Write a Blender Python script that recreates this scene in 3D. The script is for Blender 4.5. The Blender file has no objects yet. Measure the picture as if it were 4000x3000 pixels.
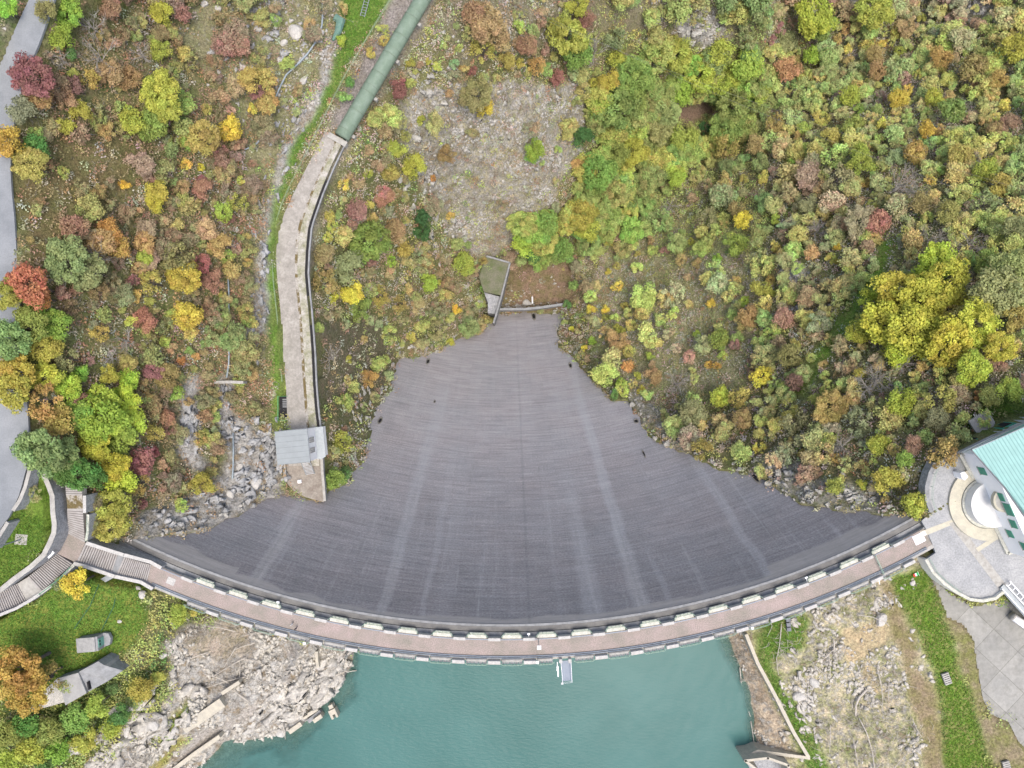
import bpy, math, random
import numpy as np
R = math.radians
random.seed(7); rng = np.random.default_rng(11)
S = bpy.context.scene
C = S.collection
H = 150.0; F = 3045.0            # camera height over the crest walkway, focal length in photo pixels
CX, CY = -1.7, 116.0             # centre of the crest arc

def P(u, v, z):
    k = (H - z) / F
    return ((u - 2000) * k, (1500 - v) * k, z)
def px(x, y, z):
    k = F / (H - z)
    return 2000 + x * k, 1500 - y * k

# ------------------------------------------------------------------ node helpers
def new_mat(name):
    m = bpy.data.materials.new(name); m.use_nodes = True
    nt = m.node_tree; nt.nodes.clear()
    out = nt.nodes.new('ShaderNodeOutputMaterial')
    b = nt.nodes.new('ShaderNodeBsdfPrincipled')
    b.inputs['Specular IOR Level'].default_value = 0.25
    nt.links.new(b.outputs[0], out.inputs[0])
    return m, nt, b, out
def N(nt, t, **kw):
    n = nt.nodes.new(t)
    for k, v in kw.items():
        if k in n.inputs.keys(): n.inputs[k].default_value = v
        else: setattr(n, k, v)
    return n
def L(nt, a, b): nt.links.new(a, b)
def noise(nt, vec, scale, detail=4, rough=.6):
    n = N(nt, 'ShaderNodeTexNoise', Scale=scale, Detail=detail, Roughness=rough)
    if vec is not None: L(nt, vec, n.inputs['Vector'])
    return n.outputs['Fac']
def ramp(nt, fac, p0, p1, c0=(0, 0, 0, 1), c1=(1, 1, 1, 1)):
    r = nt.nodes.new('ShaderNodeValToRGB')
    e = r.color_ramp.elements
    e[0].position = p0; e[1].position = p1; e[0].color = c0; e[1].color = c1
    L(nt, fac, r.inputs[0]); return r.outputs[0]
def mix(nt, fac, a, b, mode='MIX'):
    m = nt.nodes.new('ShaderNodeMix'); m.data_type = 'RGBA'; m.blend_type = mode
    for k, s in ((0, fac), (6, a), (7, b)):
        if hasattr(s, 'is_output') or isinstance(s, bpy.types.NodeSocket): L(nt, s, m.inputs[k])
        elif k == 0: m.inputs[0].default_value = s
        else: m.inputs[k].default_value = (*s, 1) if len(s) == 3 else s
    return m.outputs[2]
def math_(nt, op, a, b=None, c=None):
    m = nt.nodes.new('ShaderNodeMath'); m.operation = op
    for i, s in enumerate((a, b, c)):
        if s is None: continue
        if isinstance(s, bpy.types.NodeSocket): L(nt, s, m.inputs[i])
        else: m.inputs[i].default_value = s
    return m.outputs[0]
def bump(nt, b, h, strength, dist):
    n = N(nt, 'ShaderNodeBump', Strength=strength, Distance=dist)
    L(nt, h, n.inputs['Height']); L(nt, n.outputs[0], b.inputs['Normal'])
def simple(name, c1, c2=None, scale=2.0, rough=.85, bmp=.3, bdist=.05, metal=0, fine=14, fineamt=.35, lo=.35, hi=.65, joints=0, jrot=0):
    """procedural two-tone material in object coordinates with a finer speckle"""
    m, nt, b, out = new_mat(name)
    co = nt.nodes.new('ShaderNodeTexCoord').outputs['Object']
    n1 = noise(nt, co, scale, 6, .65); n2 = noise(nt, co, fine, 3, .7)
    c2 = c2 or tuple(x * .8 for x in c1)
    col = mix(nt, ramp(nt, n1, lo, hi), c1, c2)
    col = mix(nt, fineamt, col, mix(nt, 1.0, col, ramp(nt, n2, .3, .7, (.45, .45, .45, 1), (1.5, 1.5, 1.5, 1)), 'MULTIPLY'))
    if joints:
        mp = nt.nodes.new('ShaderNodeMapping'); mp.inputs['Rotation'].default_value = (0, 0, jrot); L(nt, co, mp.inputs[0])
        bt = N(nt, 'ShaderNodeTexBrick', Scale=1.0); bt.offset = 0; bt.inputs['Brick Width'].default_value = joints; bt.inputs['Row Height'].default_value = joints * .8; bt.inputs['Mortar Size'].default_value = .05
        bt.inputs['Color1'].default_value = (.86, .86, .85, 1); bt.inputs['Color2'].default_value = (1.1, 1.1, 1.1, 1); bt.inputs['Mortar'].default_value = (.5, .5, .46, 1); L(nt, mp.outputs[0], bt.inputs['Vector'])
        col = mix(nt, .85, col, mix(nt, 1.0, col, bt.outputs['Color'], 'MULTIPLY'))
        st = ramp(nt, noise(nt, co, .5, 6, .75), .52, .62); col = mix(nt, math_(nt, 'MULTIPLY', st, .4), col, mix(nt, 1.0, col, (.66, .66, .62), 'MULTIPLY'))
    L(nt, col, b.inputs['Base Color'])
    b.inputs['Roughness'].default_value = rough; b.inputs['Metallic'].default_value = metal
    if bmp: bump(nt, b, n2, bmp, bdist)
    return m

# ------------------------------------------------------------------ mesh helpers
def tag(o, label=None, cat=None, group=None, kind=None):
    if label: o['label'] = label
    if cat: o['category'] = cat
    if group: o['group'] = group
    if kind: o['kind'] = kind
    return o
def link(name, me, mat=None, parent=None):
    o = bpy.data.objects.new(name, me); C.objects.link(o)
    if mat is not None and me is not None: me.materials.append(mat)
    if parent is not None: o.parent = parent
    return o
def empty(name, loc=(0, 0, 0), rz=0.0):
    o = bpy.data.objects.new(name, None); C.objects.link(o)
    o.location = loc; o.rotation_euler = (0, 0, rz); o.empty_display_size = .3
    return o
def np_mesh(name, verts, faces, smooth=False):
    """faces: (n,k) int array"""
    me = bpy.data.meshes.new(name)
    verts = np.asarray(verts, np.float32); faces = np.asarray(faces, np.int32)
    me.vertices.add(len(verts)); me.vertices.foreach_set('co', verts.ravel())
    n, k = faces.shape
    me.loops.add(n * k); me.loops.foreach_set('vertex_index', faces.ravel())
    me.polygons.add(n)
    me.polygons.foreach_set('loop_start', np.arange(0, n * k, k, dtype=np.int32))
    if smooth: me.polygons.foreach_set('use_smooth', np.ones(n, bool))
    me.update(calc_edges=True)
    return me
def point_attr(me, name, arr, kind='FLOAT'):
    a = me.attributes.new(name, kind, 'POINT')
    a.data.foreach_set('value' if kind == 'FLOAT' else 'color', np.asarray(arr, np.float32).ravel())
class MB:
    def __init__(s): s.v = []; s.f = []
    def add(s, vs, fs):
        o = len(s.v); s.v += [tuple(p) for p in vs]; s.f += [tuple(i + o for i in f) for f in fs]; return s
    def box(s, c, d, rz=0):
        x, y, z = c; a, b, h = d[0] / 2, d[1] / 2, d[2] / 2
        cs, sn = math.cos(rz), math.sin(rz)
        vs = [(x + i * cs * a - j * sn * b, y + i * sn * a + j * cs * b, z + k * h) for k in (-1, 1) for (i, j) in ((-1, -1), (1, -1), (1, 1), (-1, 1))]
        return s.add(vs, [(3, 2, 1, 0), (4, 5, 6, 7), (0, 1, 5, 4), (1, 2, 6, 5), (2, 3, 7, 6), (3, 0, 4, 7)])
    def prism(s, pts, z0, z1):
        """pts (x,y) ccw or cw; z1 may be a list"""
        n = len(pts)
        ar = sum(pts[i][0] * pts[(i + 1) % n][1] - pts[(i + 1) % n][0] * pts[i][1] for i in range(n))
        if ar < 0: pts = pts[::-1]
        t = z1 if isinstance(z1, (list, tuple)) else [z1] * n
        if ar < 0 and isinstance(z1, (list, tuple)): t = list(t)[::-1]
        vs = [(x, y, z0) for x, y in pts] + [(p[0], p[1], t[i]) for i, p in enumerate(pts)]
        return s.add(vs, [tuple(range(n))[::-1], tuple(range(n, 2 * n))] + [(i, (i + 1) % n, n + (i + 1) % n, n + i) for i in range(n)])
    def tube(s, pts, r, n=6, cap=True):
        pts = [np.array(p, float) for p in pts]
        rs = r if isinstance(r, (list, tuple)) else [r] * len(pts)
        vs = []; fs = []
        for i, p in enumerate(pts):
            d = pts[min(i + 1, len(pts) - 1)] - pts[max(i - 1, 0)]
            d /= (np.linalg.norm(d) + 1e-9)
            a = np.cross(d, (0, 0, 1.0)) if abs(d[2]) < .95 else np.cross(d, (1.0, 0, 0))
            a /= np.linalg.norm(a); b = np.cross(d, a)
            for k in range(n):
                t = 2 * math.pi * k / n
                vs.append(tuple(p + rs[i] * (math.cos(t) * a + math.sin(t) * b)))
        for i in range(len(pts) - 1):
            for k in range(n):
                fs.append((i * n + k, (i + 1) * n + k, (i + 1) * n + (k + 1) % n, i * n + (k + 1) % n))
        if cap: fs += [tuple(range(n)), tuple(range((len(pts) - 1) * n, len(pts) * n))[::-1]]
        return s.add(vs, fs)
    def arc(s, r0, r1, z0, z1, t0, t1, n=None):
        """curved box concentric with the crest"""
        n = n or max(1, int(abs(t1 - t0) * (r0) / 1.2))
        vs = []; fs = []
        for i in range(n + 1):
            t = t0 + (t1 - t0) * i / n; sn, cs = math.sin(t), math.cos(t)
            for (r, z) in ((r0, z0), (r1, z0), (r1, z1), (r0, z1)):
                vs.append((CX + r * sn, CY - r * cs, z))
        for i in range(n):
            for k in range(4):
                fs.append((i * 4 + k, i * 4 + (k + 1) % 4, (i + 1) * 4 + (k + 1) % 4, (i + 1) * 4 + k))
        fs += [(3, 2, 1, 0), (n * 4, n * 4 + 1, n * 4 + 2, n * 4 + 3)]
        return s.add(vs, fs)
    def build(s, name, mat=None, parent=None, smooth=False, bevel=0, loc=None):
        me = bpy.data.meshes.new(name); me.from_pydata(s.v, [], s.f); me.update()
        if smooth: me.polygons.foreach_set('use_smooth', [True] * len(me.polygons))
        o = link(name, me, mat, parent)
        if bevel:
            b = o.modifiers.new('bevel', 'BEVEL'); b.width = bevel; b.segments = 2; b.limit_method = 'ANGLE'
        if loc: o.location = loc
        return o
def A(t, r, z): return (CX + r * math.sin(t), CY - r * math.cos(t), z)

# ------------------------------------------------------------------ numpy value noise
TAB = rng.random((8, 256, 256))
def vn(x, y, k=0):
    xi = np.floor(x).astype(int); yi = np.floor(y).astype(int)
    fx = x - xi; fy = y - yi; fx = fx * fx * (3 - 2 * fx); fy = fy * fy * (3 - 2 * fy)
    T = TAB[k]
    a = T[xi & 255, yi & 255]; b = T[(xi + 1) & 255, yi & 255]; c = T[xi & 255, (yi + 1) & 255]; d = T[(xi + 1) & 255, (yi + 1) & 255]
    return (a * (1 - fx) + b * fx) * (1 - fy) + (c * (1 - fx) + d * fx) * fy
def fbm(x, y, k=0, oct=4, g=.5):
    s = 0; a = 1; t = 0
    for i in range(oct):
        s = s + a * vn(x * 2 ** i + 17 * i, y * 2 ** i + 31 * i, (k + i) % 8); t += a; a *= g
    return s / t
def inpoly(u, v, poly):
    poly = np.array(poly, float); r = np.zeros(np.shape(u), bool)
    j = len(poly) - 1
    for i in range(len(poly)):
        xi, yi = poly[i]; xj, yj = poly[j]
        c = ((yi > v) != (yj > v)) & (u < (xj - xi) * (v - yi) / (yj - yi + 1e-12) + xi)
        r ^= c; j = i
    return r

# ------------------------------------------------------------------ dam face geometry
RF = 163.4
def s_of(d): return .55 * d + .0015 * d * d
def d_of(s): return (-.55 + np.sqrt(.3025 + .006 * np.maximum(s, 0))) / .003
def face_z(x, y):
    r = np.hypot(x - CX, y - CY)
    return -d_of(RF - r)
def hit(u, v):
    lo, hi = 0.0, 115.0
    for _ in range(40):
        d = (lo + hi) / 2
        x, y, _z = P(u, v, -d)
        if math.hypot(x - CX, y - CY) > RF - s_of(d): hi = d
        else: lo = d
    return (*P(u, v, -lo)[:2], -lo)
CONTACT_L = [(500, 2118), (560, 2112), (650, 2098), (720, 2090), (800, 2078), (880, 2040), (960, 2000), (1040, 1955), (1110, 1932), (1150, 1940), (1200, 1955),
             (1262, 1962), (1290, 1912), (1335, 1905), (1375, 1870), (1392, 1830), (1425, 1808), (1435, 1740), (1450, 1690), (1452, 1650), (1472, 1600),
             (1500, 1545), (1530, 1530), (1535, 1500), (1545, 1440), (1560, 1400), (1660, 1392), (1720, 1370), (1780, 1330), (1850, 1300), (1900, 1275), (1930, 1245), (1945, 1225)]
CONTACT_R = [(2040, 1222), (2120, 1225), (2190, 1228), (2195, 1255), (2175, 1290), (2180, 1350), (2230, 1390), (2260, 1430), (2290, 1470), (2340, 1505), (2385, 1565), (2450, 1568), (2490, 1620),
             (2520, 1690), (2560, 1725), (2630, 1760), (2700, 1780), (2780, 1825), (2860, 1850), (2950, 1850), (3000, 1885), (3060, 1930), (3130, 1970), (3220, 1985), (3330, 2000), (3440, 2018), (3540, 2015), (3620, 2025)]
FACE_POLY = CONTACT_L + CONTACT_R + [(3800, 2100), (3700, 2400), (3000, 2700), (2000, 2800), (1000, 2700), (300, 2300), (440, 2150)]

# ------------------------------------------------------------------ terrain
ctrl = [(-300, -100, 14), (100, 200, 12), (0, 700, 12), (40, 1200, 12), (60, 1600, 12), (60, 1900, 12), (-400, 1500, 16), (-300, 2500, 14), (60, 450, 12), (80, 1000, 12),
 (250, 100, 6), (250, 500, 5), (250, 900, 6), (250, 1300, 6), (300, 1650, 5), (330, 1850, 5.5), (400, 2000, 2.5), (420, 2100, 1.5),
 (600, 100, -8), (600, 500, -8), (600, 900, -8), (600, 1300, -8), (650, 1700, -10), (600, 1950, -8),
 (900, 100, -17), (900, 500, -17), (900, 900, -17), (900, 1300, -16), (880, 1650, -18), (1000, 1830, -20),
 (1300, 50, -26), (1180, 500, -24.5), (1060, 800, -24), (1040, 1200, -24), (1050, 1600, -24), (1130, 1800, -25), (1150, 1900, -25),
 (1600, 50, -27.2), (1400, 450, -26.2), (1250, 700, -25.3), (1150, 1000, -25), (1180, 1400, -25), (1190, 1700, -25.5), (1230, 1880, -26),
 (1710, 60, -28.2), (1400, 600, -27), (1250, 900, -26.5), (1240, 1300, -26.5), (1260, 1650, -27),
 (1850, 100, -36), (1650, 500, -40), (1500, 800, -46), (1380, 1000, -43), (1380, 1300, -46), (1330, 1600, -38), (1300, 1800, -31),
 (1650, 1000, -68), (1560, 1250, -68), (1800, 1130, -84), (1750, 800, -66), (1900, 980, -84),
 (2000, 60, -44), (2000, 380, -52), (1900, 600, -58), (2100, 650, -66), (2300, 500, -80), (2050, 900, -82), (2350, 800, -92), (2400, 200, -72), (2500, 50, -64), (2720, 130, -74), (3000, 30, -72),
 (2100, 1000, -94), (2090, 1150, -96), (2170, 1180, -96), (2300, 1000, -95), (2450, 820, -98), (2600, 600, -100), (2780, 400, -101), (3050, 230, -99), (3350, 60, -97), (3650, -50, -96), (2300, 1200, -86),
 (2500, 1250, -76), (2700, 1000, -80), (2700, 1400, -62), (2900, 1700, -37), (3000, 700, -80), (3000, 1100, -60), (3100, 1400, -42), (3200, 1750, -21),
 (3400, 500, -72), (3400, 900, -50), (3400, 1300, -30), (3500, 1650, -14), (3450, 1930, -9), (3580, 1850, -2.2), (3585, 1950, -2.5), (3600, 1790, -4), (3720, 1740, -8), (3750, 900, -38), (3750, 1300, -19), (3800, 1560, -9.5),
 (4050, 600, -48), (4300, 1000, -25), (4050, 1400, -12), (4000, 200, -72), (4400, -100, -70), (4000, 1560, -8.5), (4400, 1600, -4), (3640, 2080, -3), (4300, 2200, 0),
 (560, 2230, 0), (600, 2400, -3.5), (450, 2310, 1.5), (300, 2290, 5), (150, 2400, 6), (0, 2600, 6), (370, 2500, 1.5), (250, 2680, 1), (0, 2900, 0), (400, 2800, -2.5), (600, 2650, -4),
 (780, 2450, -6), (700, 2900, -6.5), (900, 2560, -8), (1000, 2500, -9), (1120, 2560, -9.5), (-400, 2900, 3), (1000, 2700, -9), (300, 3050, -3),
 (1380, 2570, -12), (1385, 2600, -12), (1310, 2665, -12), (1262, 2740, -12), (1200, 2820, -12), (1140, 2845, -12), (1060, 2872, -12), (980, 2890, -12), (880, 2900, -12.3), (720, 3020, -12.3), (820, 2880, -9.6), (740, 2940, -9.4), (650, 3010, -9.2),
 (1310, 2570, -9.5), (1230, 2680, -9.6), (1150, 2750, -9.8), (1000, 2820, -10), (1350, 2520, -9.5), (1240, 2560, -9.6),
 (1470, 2700, -16), (1330, 2830, -16), (1100, 2990, -16), (1450, 2560, -19), (1800, 2800, -34), (2500, 2800, -34), (2000, 3300, -34), (2000, 2650, -34), (2600, 2550, -28), (2740, 2620, -24),
 (2840, 2480, -12), (2870, 2560, -12), (2900, 2650, -12), (2928, 2750, -12), (2940, 2850, -12), (2950, 2970, -12), (2820, 2700, -19), (2850, 2930, -19),
 (3010, 2460, -8), (3060, 2650, -9), (3110, 2850, -9), (3300, 2400, -6), (3300, 2700, -7), (3300, 3000, -7.3), (3500, 2260, -4.5), (3550, 2500, -5), (3600, 2900, -5),
 (3700, 2600, -4.2), (3800, 3000, -4.2), (4200, 2700, -4), (3200, 2330, -6.5), (3500, 3400, -6)]
cw = [P(*c) for c in ctrl]
for q in CONTACT_L + CONTACT_R: cw.append(hit(*q))
for (x, y, z) in [(-200, 60, 20), (-200, -60, 20), (-190, 140, 15), (0, 150, -50), (60, 150, -85), (150, 150, -80), (190, 80, -50), (190, 0, -5), (190, -80, 0), (0, -110, -34), (-60, -100, -15), (-180, -120, 10)]: cw.append((x, y, z))
cw = np.array(cw, float)
ux = np.arange(-172, 172.01, .5); uy = np.arange(-88, 134.01, .5)
ext = np.array([200, 260, 400, 800, 1800, 4000.])
XS = np.concatenate([-ext[::-1], ux, ext]); YS = np.concatenate([-ext[::-1], uy, ext])
GX, GY = np.meshgrid(XS, YS)
def rbf_fit(c):
    n = len(c); D = np.hypot(c[:, None, 0] - c[None, :, 0], c[:, None, 1] - c[None, :, 1])
    M = np.zeros((n + 1, n + 1)); M[:n, :n] = D - np.eye(n) * .5; M[:n, n] = 1; M[n, :n] = 1
    return np.linalg.lstsq(M, np.append(c[:, 2], 0), rcond=None)[0]
W = rbf_fit(cw)
def rbf(x, y):
    x = np.clip(x, -200, 200); y = np.clip(y, -120, 150)
    out = np.empty(x.size); xf = x.ravel(); yf = y.ravel()
    for i in range(0, xf.size, 20000):
        out[i:i + 20000] = np.hypot(xf[i:i + 20000, None] - cw[None, :, 0], yf[i:i + 20000, None] - cw[None, :, 1]) @ W[:-1] + W[-1]
    return out.reshape(x.shape)
Z = rbf(GX, GY)

# zones: polygon in photo coordinates, colour A, colour B, rock amount, vegetation density
ZONES = [
 ('forest', [(-9e9, -9e9), (9e9, -9e9), (9e9, 9e9), (-9e9, 9e9)], (.165, .15, .08), (.12, .145, .055), .08, 1.0),
 ('meadow', [(200, 520), (600, 560), (540, 760), (330, 820), (260, 950), (110, 1080), (70, 900), (80, 700)], (.115, .12, .05), (.14, .115, .06), .02, .5),
 ('hill', [(1560, 330), (1800, 330), (2050, 290), (2300, 350), (2340, 480), (2250, 640), (2120, 880), (1960, 990), (1830, 1000), (1750, 900), (1640, 700), (1560, 520)], (.35, .325, .235), (.20, .215, .12), .70, .34),
 ('slopeL', [(680, 60), (900, -50), (1320, -50), (1290, 150), (1200, 350), (1150, 500), (1060, 700), (1000, 760), (960, 640), (850, 350), (750, 200)], (.22, .21, .13), (.15, .17, .075), .36, .35),
 ('topmid', [(1660, 90), (1780, -50), (3000, -50), (3000, 90), (2900, 150), (2780, 190), (2600, 130), (2300, 120), (1800, 250)], (.19, .17, .12), (.14, .145, .08), .35, .5),
 ('cliffnet', [(1290, 130), (1240, 340), (1180, 440), (1110, 590), (1055, 740), (1020, 900), (985, 1230), (950, 1330), (1040, 1300), (1050, 1100), (1055, 930), (1090, 780), (1180, 570), (1260, 400), (1310, 200)], (.34, .345, .34), (.25, .25, .22), .9, .06),
 ('slopeM', [(1220, 1560), (1420, 1400), (1540, 1400), (1440, 1760), (1290, 1640)], (.15, .14, .08), (.10, .12, .05), .35, .6),
 ('ravine', [(1250, 1250), (1500, 1250), (1550, 1390), (1480, 1560), (1350, 1560), (1260, 1560)], (.15, .13, .09), (.10, .11, .06), .3, .6),
 ('brushR', [(2350, 950), (2600, 850), (2900, 900), (3000, 1150), (2900, 1500), (2500, 1550), (2330, 1400), (2300, 1150)], (.27, .26, .15), (.20, .22, .10), .08, 1.0),
 ('clearing', [(1990, 1040), (2060, 1010), (2230, 1015), (2245, 1150), (2225, 1215), (2000, 1225), (1950, 1170)], (.19, .135, .10), (.13, .12, .055), .18, .04),
 ('clearing2', [(2630, 430), (2740, 390), (2760, 440), (2700, 490), (2640, 480)], (.17, .12, .09), (.14, .11, .08), .1, 0),
 ('rocksR', [(2440, 1500), (2560, 1560), (2640, 1690), (2720, 1760), (2620, 1775), (2500, 1660)], (.24, .23, .17), (.15, .16, .08), .6, .25),
 ('rocksR2', [(2930, 1800), (3080, 1780), (3150, 1850), (3300, 1890), (3460, 1940), (3420, 2020), (3150, 1970), (3030, 1900)], (.26, .25, .21), (.14, .16, .07), .6, .3),
 ('rockspot1', [(3040, 1060), (3130, 1030), (3160, 1070), (3100, 1110), (3050, 1100)], (.34, .33, .32), (.25, .24, .2), .9, .1),
 ('rockspot2', [(3050, 1150), (3280, 1150), (3280, 1220), (3080, 1230)], (.24, .22, .18), (.14, .15, .08), .5, .4),
 ('rockspot3', [(2640, 80), (2790, 60), (2850, 160), (2790, 175), (2660, 150)], (.32, .33, .33), (.2, .2, .16), .85, .1),
 ('rockspot4', [(3290, -20), (3380, -20), (3360, 40), (3320, 45)], (.30, .29, .26), (.25, .24, .2), .9, .05),
 ('rockspot5', [(3740, -20), (3880, -20), (3900, 60), (3800, 90), (3740, 50)], (.26, .26, .24), (.15, .15, .1), .7, .1),
 ('canyon', [(3570, -50), (3640, -50), (3620, 60), (3580, 60)], (.07, .07, .07), (.05, .05, .05), .3, 0),
 ('abutL', [(860, 1640), (1080, 1690), (1115, 1830), (1110, 1930), (980, 1990), (870, 2050), (700, 2090), (500, 2115), (530, 2010), (690, 1960), (830, 1900), (880, 1780)], (.27, .27, .26), (.17, .17, .14), .75, .08),
 ('abutL2', [(700, 1500), (770, 1460), (780, 1600), (775, 1760), (830, 1850), (750, 1830), (690, 1760), (705, 1650)], (.36, .36, .36), (.25, .25, .22), .9, .05),
 ('abutL3', [(860, 1470), (910, 1460), (900, 1620), (990, 1660), (980, 1720), (870, 1700), (850, 1620)], (.30, .30, .30), (.2, .2, .18), .85, .05),
 ('shelfgrass', [(1350, -50), (1560, -50), (1440, 150), (1330, 330), (1220, 500), (1140, 700), (1080, 880), (1075, 1050), (1085, 1200), (1105, 1430), (1118, 1660), (1065, 1660), (1055, 1400), (1040, 1150), (1040, 900), (1080, 740), (1150, 560), (1240, 420), (1300, 280)], (.085, .175, .025), (.15, .20, .055), .02, .03),
 ('pathL', [(1550, -50), (1680, -50), (1500, 250), (1370, 480), (1290, 520), (1310, 420), (1420, 240)], (.25, .24, .235), (.19, .18, .16), .1, 0),
 ('pathR', [(1690, -50), (1740, -50), (1640, 150), (1500, 350), (1370, 560), (1280, 730), (1240, 850), (1225, 1000), (1215, 1250), (1235, 1500), (1245, 1700), (1220, 1700), (1205, 1250), (1190, 1000), (1210, 850), (1260, 700), (1350, 550), (1500, 300)], (.25, .235, .20), (.20, .19, .13), .08, 0),
 ('grasspath', [(3460, 930), (3510, 940), (3440, 1110), (3350, 1240), (3240, 1400), (3140, 1560), (3080, 1520), (3190, 1370), (3290, 1200), (3390, 1080)], (.11, .22, .03), (.19, .22, .07), .03, .1),
 ('lawnN', [(3720, 1660), (3800, 1600), (3880, 1560), (4200, 1450), (4200, 1560), (3880, 1650), (3790, 1700)], (.07, .13, .02), (.10, .12, .04), .0, .1),
 ('lawnS', [(-200, 2380), (0, 2350), (110, 2360), (280, 2210), (560, 2290), (610, 2380), (540, 2500), (440, 2600), (330, 2640), (0, 2760), (-200, 2800)], (.10, .19, .03), (.17, .19, .045), .02, .02),
 ('brushS', [(-200, 2700), (250, 2740), (430, 2640), (620, 2600), (680, 2640), (600, 2760), (450, 2860), (330, 2990), (200, 3100), (-200, 3100)], (.05, .09, .025), (.11, .13, .03), .03, .8),
 ('gullyS', [(560, 2330), (640, 2330), (800, 2400), (760, 2440), (700, 2520), (640, 2620), (600, 2560), (620, 2440)], (.07, .10, .03), (.14, .13, .07), .15, .7),
 ('shoreL', [(640, 2500), (720, 2440), (860, 2410), (1000, 2450), (1400, 2540), (1600, 2600), (1500, 2800), (1250, 3000), (900, 3300), (250, 3100), (380, 2960), (520, 2850), (640, 2760), (700, 2660)], (.46, .43, .355), (.33, .31, .27), .9, .0),
 ('brushshore', [(700, 2500), (860, 2420), (1010, 2470), (980, 2560), (860, 2590), (740, 2560)], (.33, .29, .24), (.22, .21, .14), .4, .0),
 ('greenshore', [(640, 2820), (740, 2720), (760, 2740), (700, 2850), (640, 2900), (580, 2900)], (.10, .16, .03), (.20, .17, .06), .05, .1),
 ('greenshore2', [(560, 3010), (640, 2930), (720, 2860), (735, 2890), (650, 2990), (610, 3030)], (.17, .18, .04), (.22, .19, .07), .05, .1),
 ('pool', [(1120, 2530), (1165, 2500), (1200, 2520), (1170, 2570), (1150, 2640), (1100, 2670), (1090, 2640), (1120, 2590)], (.17, .19, .20), (.24, .23, .21), .3, 0),
 ('flatshore', [(720, 2900), (900, 2800), (1000, 2740), (1040, 2760), (900, 2860), (760, 2960), (690, 2990)], (.33, .32, .30), (.27, .26, .23), .2, 0),
 ('shoreR', [(2700, 2400), (3450, 2150), (3600, 2150), (3720, 2500), (3850, 3100), (2700, 3100)], (.44, .39, .28), (.17, .21, .08), .52, 0),
 ('bankR', [(2830, 2460), (2900, 2460), (3000, 2650), (3080, 2860), (3100, 2950), (2900, 2960), (2880, 2700)], (.38, .33, .25), (.26, .21, .15), .5, 0),
 ('greenR1', [(2960, 2430), (3120, 2390), (3170, 2400), (3150, 2500), (3100, 2560), (3020, 2600), (2980, 2520)], (.10, .20, .03), (.18, .19, .07), .12, 0),
 ('greenR2', [(2940, 2450), (2980, 2470), (3020, 2600), (3120, 2760), (3200, 2900), (3290, 3100), (3180, 3100), (3090, 2860), (3010, 2700), (2960, 2600)], (.10, .20, .03), (.20, .22, .09), .12, 0),
 ('sand', [(3290, 2440), (3480, 2420), (3480, 2540), (3400, 2560), (3370, 2620), (3300, 2590)], (.40, .32, .20), (.30, .27, .17), .3, 0),
 ('sand2', [(3370, 2620), (3420, 2600), (3430, 2700), (3400, 2720)], (.40, .31, .19), (.30, .27, .17), .3, 0),
 ('brownR', [(3450, 2240), (3500, 2300), (3560, 2480), (3620, 2650), (3700, 2900), (3700, 3100), (3620, 3100), (3590, 2880), (3530, 2600), (3470, 2420)], (.22, .18, .12), (.17, .16, .07), .15, 0),
 ('greenR3', [(3470, 2260), (3560, 2220), (3620, 2210), (3660, 2330), (3720, 2480), (3790, 2680), (3850, 2900), (3900, 3100), (3690, 3100), (3680, 2850), (3650, 2650), (3590, 2500), (3530, 2400)], (.11, .20, .025), (.20, .20, .08), .08, 0),
 ('brownR2', [(3690, 2400), (3800, 2430), (3830, 2600), (3850, 2780), (3930, 2830), (4050, 2900), (4050, 3100), (3920, 3100), (3850, 2900), (3780, 2680), (3730, 2480)], (.21, .18, .12), (.16, .17, .06), .12, 0),
 ('uppergrass', [(-200, 1990), (60, 1990), (110, 1900), (105, 1830), (170, 1840), (210, 1940), (215, 2085), (175, 2180), (60, 2270), (-200, 2400)], (.085, .16, .022), (.13, .19, .04), .0, 0),
 ('verge', [(-300, -100), (60, -100), (100, 20), (0, 200), (-300, 400)], (.18, .17, .13), (.08, .12, .04), .2, .3),
]
U, V = px(GX, GY, Z)
wu = U + (fbm(GX * .25, GY * .25, 1) - .5) * np.where(V < 1100, 130, 75) + (fbm(GX * 1.1, GY * 1.1, 2, 2) - .5) * 26
wv = V + (fbm(GX * .25, GY * .25, 5) - .5) * np.where(V < 1100, 130, 75) + (fbm(GX * 1.1, GY * 1.1, 6, 2) - .5) * 26
colA = np.zeros(GX.shape + (3,)); colB = colA.copy(); rock = np.zeros(GX.shape); veg = np.zeros(GX.shape)
SHARP = {'shelfgrass', 'pathL', 'pathR', 'grasspath', 'lawnN', 'lawnS', 'uppergrass', 'pool', 'greenR2', 'greenR3', 'clearing', 'cliffnet', 'abutL2', 'abutL3', 'rockspot1', 'rockspot3', 'bankR', 'greenshore', 'greenshore2'}
su = U + (fbm(GX * .5, GY * .5, 1) - .5) * 34; sv_ = V + (fbm(GX * .5, GY * .5, 5) - .5) * 34
for name, poly, a, b, rk, vg in ZONES:
    m = inpoly(su, sv_, poly) if name in SHARP else inpoly(wu, wv, poly)
    colA[m] = a; colB[m] = b; rock[m] = rk; veg[m] = vg
# soften zone borders a little
def blur(a):
    p = np.pad(a, [(1, 1), (1, 1)] + [(0, 0)] * (a.ndim - 2), 'edge')
    return (p[:-2, 1:-1] + p[2:, 1:-1] + p[1:-1, :-2] + p[1:-1, 2:] + 2 * p[1:-1, 1:-1]) / 6
for _ in range(3): colA = blur(colA); colB = blur(colB); rock = blur(rock)
veg = blur(veg)
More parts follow.
